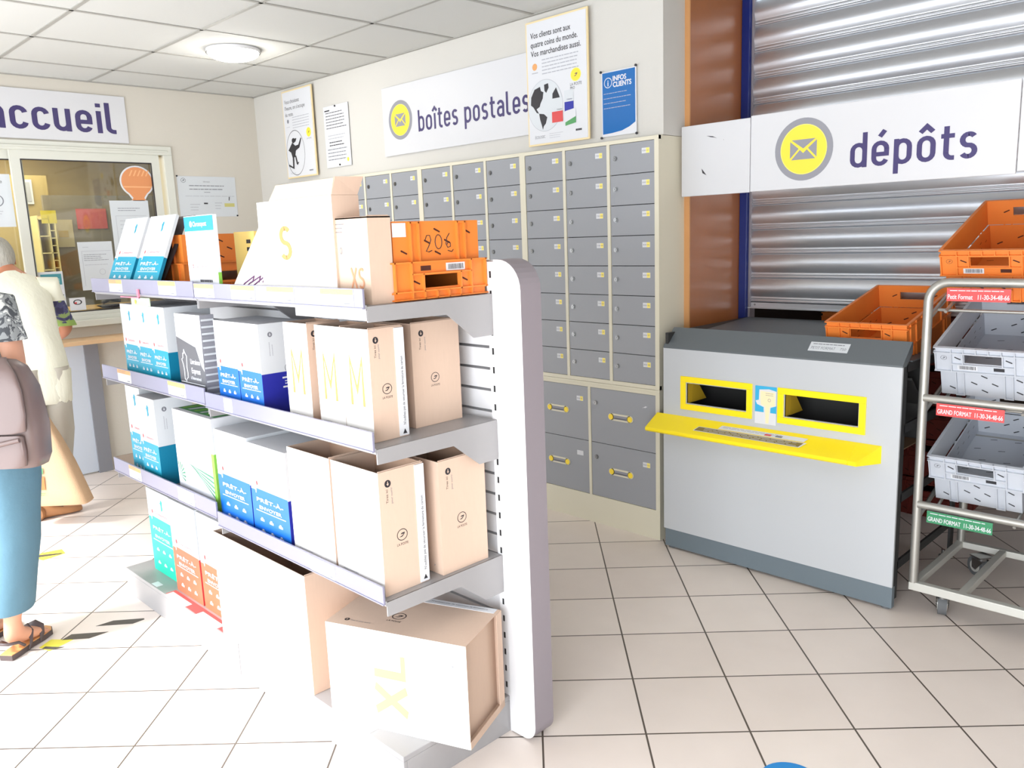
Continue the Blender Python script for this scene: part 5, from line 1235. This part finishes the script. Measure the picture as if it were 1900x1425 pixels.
def head_mesh(fr, c, name_hair, parent, hairm, skinm, k=1.0):
    """head with face, nose, ears, short hair; c = head centre, fr = frame"""
    r, f = fr.r, fr.f; c = Vector(c)
    m = MB(); rings = []
    prof = [(-.125, .030, .034, .050), (-.112, .048, .056, .030), (-.085, .060, .078, .012), (-.05, .068, .090, .004), (-.01, .073, .095, 0), (.035, .075, .098, -.004), (.07, .068, .088, -.008), (.098, .048, .064, -.010), (.115, .018, .024, -.012)]
    for z, rx, ry, off in prof: rings.append((c + Z * z * k + f * off * k, r * rx * k, f * ry * k))
    m.loft(rings, skinm, n=28)
    m.loft([(c + f * .088 * k + Z * .018, r * .006, Z * .006), (c + f * .100 * k + Z * -.002, r * .011, Z * .010), (c + f * .116 * k - Z * .022, r * .015, Z * .010), (c + f * .098 * k - Z * .032, r * .014, Z * .006)], skinm, n=12)
    for s_ in (-1, 1):
        m.loft([(c + f * .086 * k + r * s_ * .031 + Z * .010, r * .013, Z * .007), (c + f * .093 * k + r * s_ * .031 + Z * .010, r * .011, Z * .0055)], paper, n=12)
        m.disc(c + f * .0935 * k + r * s_ * .031 + Z * .010, r, Z, .005, .005, ink, n=12)
        e = c + r * s_ * .074 * k - f * .006 - Z * .008
        m.loft([(e - r * s_ * .006, f * .012, Z * .020), (e + r * s_ * .004, f * .018, Z * .030), (e + r * s_ * .010 - f * .004, f * .019, Z * .032), (e + r * s_ * .008 - f * .002, f * .010, Z * .020)], skinm, n=16)
    m.loft([(c + f * .089 * k - Z * .058, r * .022, Z * .004), (c + f * .095 * k - Z * .058, r * .018, Z * .006)], mat('lips', (176, 104, 96), .5) if 'lips' not in MATS else MATS['lips'], n=14)
    hd = m
    h = MB(); rings = []
    for i in range(15):
        a = PI * (0.02 + 0.66 * i / 14)
        rr = math.sin(a); z = math.cos(a)
        cut = max(0, -z + .15)
        rings.append((c + Z * (.012 + z * .118) * k - f * (.016 + .035 * max(0, .35 - z)) * k, r * .086 * rr * k, f * (.104 - .030 * max(0, .4 - z)) * rr * k))
    h.loft(rings, hairm, n=40, wob=.018)
    return hd, h

# ---- near person, mostly outside the left edge: seen from behind
A = Frame((-1.876, -0.957, 0), (-0.62, 0.78))
pn = empty('person', (A.p.x, A.p.y, 0)); pn['label'] = 'person at left edge in grey patterned blouse, blue cropped trousers and dark sandals'; pn['category'] = 'person'
pn_inv = Matrix.Translation((-A.p.x, -A.p.y, 0))
def child_of(o, par, inv): o.parent = par; o.matrix_parent_inverse = inv; return o
hipR, hipL = A(.085, 0, .86), A(-.085, 0, .86)
kR, kL = A(.045, .01, .47), A(-.15, .03, .47)
aR, aL = A(-.020, -.012, .085), A(-.215, .05, .085)
bel, che, nb, nk = A(0, 0, 1.04), A(0, -.005, 1.22), A(0, .0, 1.385), A(0, .02, 1.45)
sR, sL = A(.125, -.01, 1.350), A(-.150, -.01, 1.350)
eR, wR = A(.165, -.02, 1.130), A(-.03, .16, 1.02)
eL, wL = A(-.22, .02, 1.09), A(-.24, .22, 1.06)
hipc = A(0, 0, .92)
ch = [[(hipc, (.125, .10)), (bel, (.115, .085)), (che, (.125, .09)), (nb, .058), (nk, .050), (A(0, .03, 1.52), .055)],
      [(hipc, .125), (hipR, .082), (kR, .052), (A(.012, -.004, .27), .046), (A(-.015, -.012, .13), .030), (aR, .030)], [(hipc, .125), (hipL, .082), (kL, .052), (A(-.20, .03, .27), .046), (aL, .030)],
      [(nb, .058), (sR, .050), (A(.150, -.015, 1.23), .043), (eR, .036), (A(.08, .07, 1.075), .034), (wR, .024)], [(nb, .058), (sL, .050), (eL, .036), (wL, .024)],
      [(aR, .030), (A(-.020, -.028, .048), .030)], [(aR, .030), (A(-.018, .060, .052), (.038, .030)), (A(-.016, .120, .040), (.038, .018))], [(aL, .030), (A(-.215, .03, .048), .030)], [(aL, .030), (A(-.213, .12, .052), (.038, .030)), (A(-.212, .18, .040), (.038, .018))]]
ch += hand_chains(wR, wR - A(.08, .07, 1.075), Z, A.f, .6) + hand_chains(wL, wL - eL, Z, A.f, .6)
for i in range(5):      # toes
    x = -.044 + i * .012
    for ox_, oy_ in ((0, 0), (-.196, .06)): ch.append([(A(-.016 + ox_, .120 + oy_, .040), (.038, .018)), (A(x + .008 + ox_, (.150 - .004 * (i if i > 0 else 0)) + oy_, .026), .0095 if i else .012), (A(x + .008 + ox_, .166 - .005 * i + oy_, .022), .007 if i else .010)])
body = child_of(chainskin('body', ch, skin_m, None), pn, pn_inv)
hd, hr = head_mesh(A, A(0, .04, 1.57), 'hair', pn, hair_g, skin_m)
child_of(hd.build('head'), pn, pn_inv); child_of(hr.build('hair'), pn, pn_inv)
m = MB()
T = [(A(-.01, 0, 1.40), A.r * .085, A.f * .07), (A(-.01, -.004, 1.37), A.r * .145, A.f * .085), (A(-.01, -.006, 1.28), A.r * .155, A.f * .108), (A(-.01, -.004, 1.15), A.r * .150, A.f * .112), (A(0, 0, 1.03), A.r * .150, A.f * .112), (A(0, 0, .93), A.r * .160, A.f * .120), (A(0, 0, .86), A.r * .166, A.f * .124)]
m.loft(T, blouse, n=32, wob=.012)
for s_, sh_, el in ((1, sR, eR), (-1, sL, eL)):
    dn = (el - sh_).normalized()
    m.loft([(sh_ + A.r * s_ * -.06 + Z * .012, A.f * .055, Z * .05), (sh_ + A.r * s_ * .005, A.f * .062, (A.r * s_ + Z).normalized() * .058), (sh_ + dn * .07, A.f * .062, A.r * .056), (sh_ + dn * .125, A.f * .066, A.r * .060)], blouse, n=22, wob=.02)
child_of(m.build('blouse'), pn, pn_inv)
m = MB()
m.loft([(A(0, 0, .93), A.r * .172, A.f * .115), (A(0, 0, .86), A.r * .180, A.f * .122), (A(0, 0, .79), A.r * .178, A.f * .118)], denim, n=30, wob=.006)
for a0, b0, zs2, fx in ((.085, 0, None, 1), (-.085, 0, None, -1)):
    P3 = [(a0, 0, .84, .084, .108), (a0 * .9 + (0 if fx > 0 else -.01), .005, .70, .080, .098), ((.055 if fx > 0 else -.125), .006, .58, .082, .092), ((.045 if fx > 0 else -.15), .008, .46, .076, .086), ((.020 if fx > 0 else -.175), .000, .33, .074, .084), ((-.004 if fx > 0 else -.20), -.006, .20, .074, .082), ((-.010 if fx > 0 else -.205), -.008, .186, .072, .080)]
    m.loft([(A(a, b, z), A.r * rx, A.f * ry) for a, b, z, rx, ry in P3], denim, n=26, wob=.012)
child_of(m.build('trousers'), pn, pn_inv)
def sandal(F, a, b, mt=sandal_m):
    m = MB(); q = lambda x, y, z: F(a + x, b + y, z)
    sole = [(-.030, -.062), (.030, -.062), (.036, -.02), (.036, .05), (.046, .11), (.044, .155), (.020, .180), (-.015, .186), (-.038, .160), (-.044, .11), (-.034, .05), (-.034, -.02)]
    sole = [(x * .86, y) for x, y in sole]
    m.prism([q(x, y, .002) for x, y in sole], (0, 0, .020), mt); m.prism([q(x * .95, y * .98, .022) for x, y in sole], (0, 0, .003), woode)
    def strap(P, w=.013):
        P = [q(*p) for p in P]; m.loft([(p, (P[min(i + 1, len(P) - 1)] - P[max(0, i - 1)]).normalized().cross(Z).normalized() * .0022, (F.f * .7 + Z * .7) * w * 1.35) for i, p in enumerate(P)], mt, n=8)
    strap([(.038, .095, .020), (.036, .10, .052), (0, .102, .068), (-.034, .10, .052), (-.040, .095, .020)], .016)
    strap([(.037, .03, .020), (.034, .045, .058), (.004, .055, .080), (-.030, .045, .058), (-.036, .03, .020)], .014)
    m.tube([q(.035, .0, .035), q(.036, -.03, .062), q(.020, -.064, .070), q(-.020, -.064, .070), q(-.036, -.03, .062), q(-.034, .0, .035)], .006, mt, n=8)
    return m
child_of(sandal(A, -.018, -.002).build('sandal'), pn, pn_inv); child_of(sandal(A, -.214, .058).build('sandal'), pn, pn_inv)
# backpack hanging on the back, over the right side
bc = A(.185, -.165, .985); B = Frame((bc.x, bc.y, 0), (-0.68, 0.73))
bp = empty('backpack', (bc.x, bc.y, .80)); tag(bp, 'taupe leather backpack with flap and pocket strap carried by the person at the left edge', 'bag'); bi = Matrix.Translation((-bc.x, -bc.y, -.80))
def rr_ring(F, z, hw_, hd_, rad=.35, n=32, dx=0, dy=0):
    out = []
    for i in range(n):
        t = 2 * PI * i / n; c_, s_ = math.cos(t), math.sin(t); e = .45
        out.append(F(dx + hw_ * math.copysign(abs(c_) ** e, c_), dy + hd_ * math.copysign(abs(s_) ** e, s_), z))
    return out
def ringloft(m, rings, mt, smooth=True):
    n = len(rings[0]); v = [tuple(p) for r_2 in rings for p in r_2]
    m.add(v, [(j * n + i, j * n + (i + 1) % n, (j + 1) * n + (i + 1) % n, (j + 1) * n + i) for j in range(len(rings) - 1) for i in range(n)], mt, smooth)
    m.add(v, [tuple(range(n))[::-1], tuple(range((len(rings) - 1) * n, len(rings) * n))], mt, smooth); return m
m = MB(); ringloft(m, [rr_ring(B, z, w_, d_, dx=x_) for z, w_, d_, x_ in ((.800, .115, .035, .0), (.806, .140, .055, 0), (.84, .152, .068, .0), (.95, .158, .070, 0), (1.08, .150, .060, -.005), (1.15, .130, .045, -.012), (1.175, .105, .028, -.02), (1.18, .08, .015, -.02))], leather)
child_of(m.build('bag_body'), bp, bi)
m = MB(); ringloft(m, [rr_ring(B, z, w_, .010, dx=x_, dy=y_) for z, w_, x_, y_ in ((.935, .120, -.01, -.080), (.942, .148, -.004, -.080), (1.0, .153, -.003, -.079), (1.08, .149, -.006, -.071), (1.14, .132, -.012, -.058), (1.175, .105, -.02, -.036), (1.186, .085, -.02, -.01))], leather)
child_of(m.build('front_flap'), bp, bi)
m = MB(); ringloft(m, [rr_ring(B, z, w_, .014, dx=0.0, dy=-.076) for z, w_ in ((.815, .105), (.822, .128), (.87, .132), (.922, .130), (.928, .12))], leather)
m.tube([B(-.125, -.094, .878), B(-.05, -.098, .884), (B(.05, -.098, .900)), B(.125, -.092, .915)], .008, leather, n=8); m.tube([B(-.125, -.094, .868), B(-.12, -.097, .85)], .010, leather)
child_of(m.build('front_pocket'), bp, bi)
m = MB(); m.tube([B(-.14, -.03, .84), B(-.17, .0, .95), B(-.16, .06, 1.15), A(.05, -.125, 1.28), A(.10, -.10, 1.37), A(.10, -.02, 1.405), A(.10, .07, 1.36)], .011, leather, n=10)
m.tube([B(-.06, .03, 1.17), B(-.06, .06, 1.25), A(-.08, -.125, 1.30), A(-.09, -.02, 1.405), A(-.09, .08, 1.36)], .011, leather, n=10)
m.loft([(B(-.19, -.06, .90), B.r * .03, B.f * .03), (B(-.185, -.07, .86), B.r * .045, B.f * .035), (B(-.185, -.07, .82), B.r * .035, B.f * .03)], leather, n=14)
child_of(m.build('shoulder_strap'), bp, bi)

# ---- far person leaning on the counter
Bf = Frame((-3.60, -0.310, 0), (-1, 0))
pf = empty('person', (-3.60, -0.285, 0)); pf['label'] = 'grey haired person in cream overshirt with floral sleeves leaning on the reception counter'; pf['category'] = 'person'
fi = Matrix.Translation((3.60, 0.285, 0))
c0, c1, c2, c3 = Bf(0, 0, .90), Bf(.0, .08, 1.05), Bf(0, .21, 1.22), Bf(0, .33, 1.375)
hc = Bf(-.015, .465, 1.505)
sR, sL = Bf(.165, .27, 1.335), Bf(-.165, .27, 1.335)
eR, wR = Bf(.265, .325, 1.075), Bf(.245, .475, 1.000)
eL, wL = Bf(-.25, .36, 1.06), Bf(-.16, .53, 1.000)
ch = [[(c0, (.12, .10)), (c1, (.11, .09)), (c2, (.12, .09)), (c3, .060), (Bf(0, .385, 1.43), .050), (hc, .055)],
      [(c0, .12), (Bf(.075, .02, .84), .070), (Bf(.07, .03, .46), .046), (Bf(.02, -.0, .085), .030)], [(c0, .12), (Bf(-.085, 0, .84), .085), (Bf(-.10, .03, .46), .055), (Bf(-.12, .02, .085), .032)],
      [(c3, .06), (sR, .050), (eR, .038), (Bf(.26, .40, 1.035), .036), (wR, .026)], [(c3, .06), (sL, .050), (eL, .038), (wL, .026)],
      [(Bf(.02, -.0, .085), .032), (Bf(.05, .03, .05), .030)], [(Bf(-.12, .02, .085), .032), (Bf(-.12, .09, .05), .030)]]
ch += hand_chains(wR, (-1, -.12, -.12), (0, -1, 0), (0, 0, 1), .55) + hand_chains(wL, (-1, .1, -.12), (0, 1, 0), (0, 0, 1), .55)
child_of(chainskin('body', ch, skin_d, None), pf, fi)
HF = Frame((hc.x, hc.y, 0), (-.93, .30))
hd, hr = head_mesh(HF, hc, 'hair', pf, hair_g, skin_d, k=1.0)
child_of(hd.build('head'), pf, fi); child_of(hr.build('hair'), pf, fi)
ld = (c3 - c1).normalized(); lup = Bf.r.cross(ld)
m = MB()
R3 = [(c3 + ld * .03, Bf.r * .070, lup * .060), (c3 - ld * .02, Bf.r * .160, lup * .078), (c3 - ld * .08, Bf.r * .180, lup * .100), (c2, Bf.r * .170, lup * .112), (c1 + Vector((-.01, 0, 0)), Bf.r * .150, (lup + X * .3).normalized() * .112), (Bf(.01, .045, .96), Bf.r * .145, X * .115), (Bf(.02, .035, .86), Bf.r * .145, X * .115), (Bf(.035, .03, .78), Bf.r * .125, X * .105), (Bf(.05, .02, .70), Bf.r * .105, X * .09), (Bf(.055, .02, .67), Bf.r * .095, X * .08)]
m.loft(R3, creamc, n=40, wob=.030, caps=False)
m.loft([(sR - Bf.r * .05, Bf.f * .06, Z * .055), (sR + Bf.r * .015, Bf.f * .075, (Bf.r + Z).normalized() * .068), (sR + (eR - sR) * .22, Bf.f * .074, Bf.r * .062), (sR + (eR - sR) * .36, Bf.f * .076, Bf.r * .064)], creamc, n=22, wob=.02)
m.loft([(sL + Bf.r * .05, Bf.f * .06, Z * .055), (sL - Bf.r * .015, Bf.f * .075, (-Bf.r + Z).normalized() * .068), (sL + (eL - sL) * .36, Bf.f * .076, Bf.r * .064)], creamc, n=22, wob=.02)
m.loft([(Bf(.06, .02, .86), Bf.r * .10, X * .10), (Bf(.075, .01, .76), Bf.r * .075, X * .09), (Bf(.08, .0, .69), Bf.r * .055, X * .07), (Bf(.08, -.01, .64), Bf.r * .035, X * .04)], creamc, n=26, wob=.05)
child_of(m.build('overshirt'), pf, fi)
m = MB()
m.loft([(sR + (eR - sR) * .30, Bf.f * .062, Bf.r * .054), (sR + (eR - sR) * .6, Bf.f * .060, Bf.r * .054), (sR + (eR - sR) * .90, Bf.f * .058, Bf.r * .054)], floral, n=22, wob=.02)
m2 = MB(); m2.loft([(sL + (eL - sL) * .30, Bf.f * .062, Bf.r * .054), (sL + (eL - sL) * .90, Bf.f * .058, Bf.r * .054)], floral, n=22, wob=.02)
m.loft([(sR + (eR - sR) * .84, Bf.f * .060, Bf.r * .056), (sR + (eR - sR) * .97, Bf.f * .058, Bf.r * .056)], mat('leaf_green_cuff', (150, 180, 96), .8), n=22, wob=.08)
child_of(m.build('sleeve'), pf, fi); child_of(m2.build('sleeve'), pf, fi)
m = MB()
for a_ in ((.085, .08, .02), (-.085, -.10, -.12)):
    m.loft([(Bf(a_[0] * .8, .02, .88), Bf.r * .085, Bf.f * .10), (Bf(a_[1] * .9, .03, .50), Bf.r * .072, Bf.f * .08), (Bf(a_[2], .0 if a_[0] > 0 else .02, .17), Bf.r * .055, Bf.f * .06)], mat('pale_trouser_cloth', (190, 184, 172), .85) if 'pale_trouser_cloth' not in MATS else MATS['pale_trouser_cloth'], n=24, wob=.02)
child_of(m.build('trousers'), pf, fi)
def shoe(F, a, b):
    m = MB(); q = lambda y, z: F(a, b + y, z)
    m.loft([(q(-.075, .045), F.r * .020, Z * .030), (q(-.06, .045), F.r * .036, Z * .043), (q(-.01, .048), F.r * .038, Z * .046), (q(.05, .040), F.r * .042, Z * .038), (q(.11, .030), F.r * .046, Z * .028), (q(.155, .024), F.r * .036, Z * .022), (q(.172, .020), F.r * .015, Z * .014)], shoe_m, n=20)
    m.loft([(q(.02, .075), F.r * .036, Z * .010), (q(.07, .062), F.r * .040, Z * .010)], sandal_m, n=14); return m
SF = Frame((-3.60, -0.285, 0), (-.30, .95))
pz = SF
child_of(shoe(Frame((-3.61, -0.385, 0), (.10, .99)), 0, 0.02).build('shoe'), pf, fi); child_of(shoe(Frame((-3.60, -0.405, 0), (-1, .2)), -.02, .03).build('shoe'), pf, fi)
# tote bag
tb = Frame((-3.385, -0.385, 0), (-0.70, 0.70))
tt = empty('tote_bag', (tb.p.x, tb.p.y, .15)); tag(tt, 'jute shopping bag with orange and green print hanging beside the person in cream', 'bag'); ti = Matrix.Translation((-tb.p.x, -tb.p.y, -.15))
m = MB()
secs = [(.140, .185, .055, .01), (.150, .195, .065, .01), (.24, .175, .068, .0), (.38, .140, .060, -.01), (.52, .100, .045, -.025), (.62, .065, .030, -.035), (.70, .035, .018, -.045)]
ringloft(m, [rr_ring(tb, z, w_, d_, dx=x_) for z, w_, d_, x_ in secs], jute)
child_of(m.build('bag_body'), tt, ti)
q = lambda a, z, k=0: tb(a, -.0735 + (z - .24) * .045 - .001 * k, z)
m = MB(); m.quad([q(-.10, .24), q(.0, .24), q(.0, .315), (q(-.10, .315))], mat('carrot_orange_print', (214, 120, 70), .8))
m.add([q(-.055, .33, 1), q(-.045, .36, 1), q(-.04, .33, 1)], [(0, 1, 2)], redp); m.add([q(-.02, .325, 1), q(-.012, .365, 1), (q(-.002, .36, 1)), q(-.004, .33, 1)], [(0, 1, 2, 3)], leafg)
m.lines(q(-.05, .215, 1), tb.r, Z, .10, .02, 2, leafg, th=.35, rag=.1); m.lines(q(-.06, .47, -10), tb.r, Z, .05, .012, 1, inkg, th=.5, rag=0)
child_of(m.build('printed_design'), tt, ti)
m = MB(); m.tube([tb(-.07, -.01, .69), tb(-.075, 0, .85), tb(-.06, .02, .93), tb(-.04, .02, .85), tb(-.02, 0, .69)], .008, jute); child_of(m.build('handle'), tt, ti)
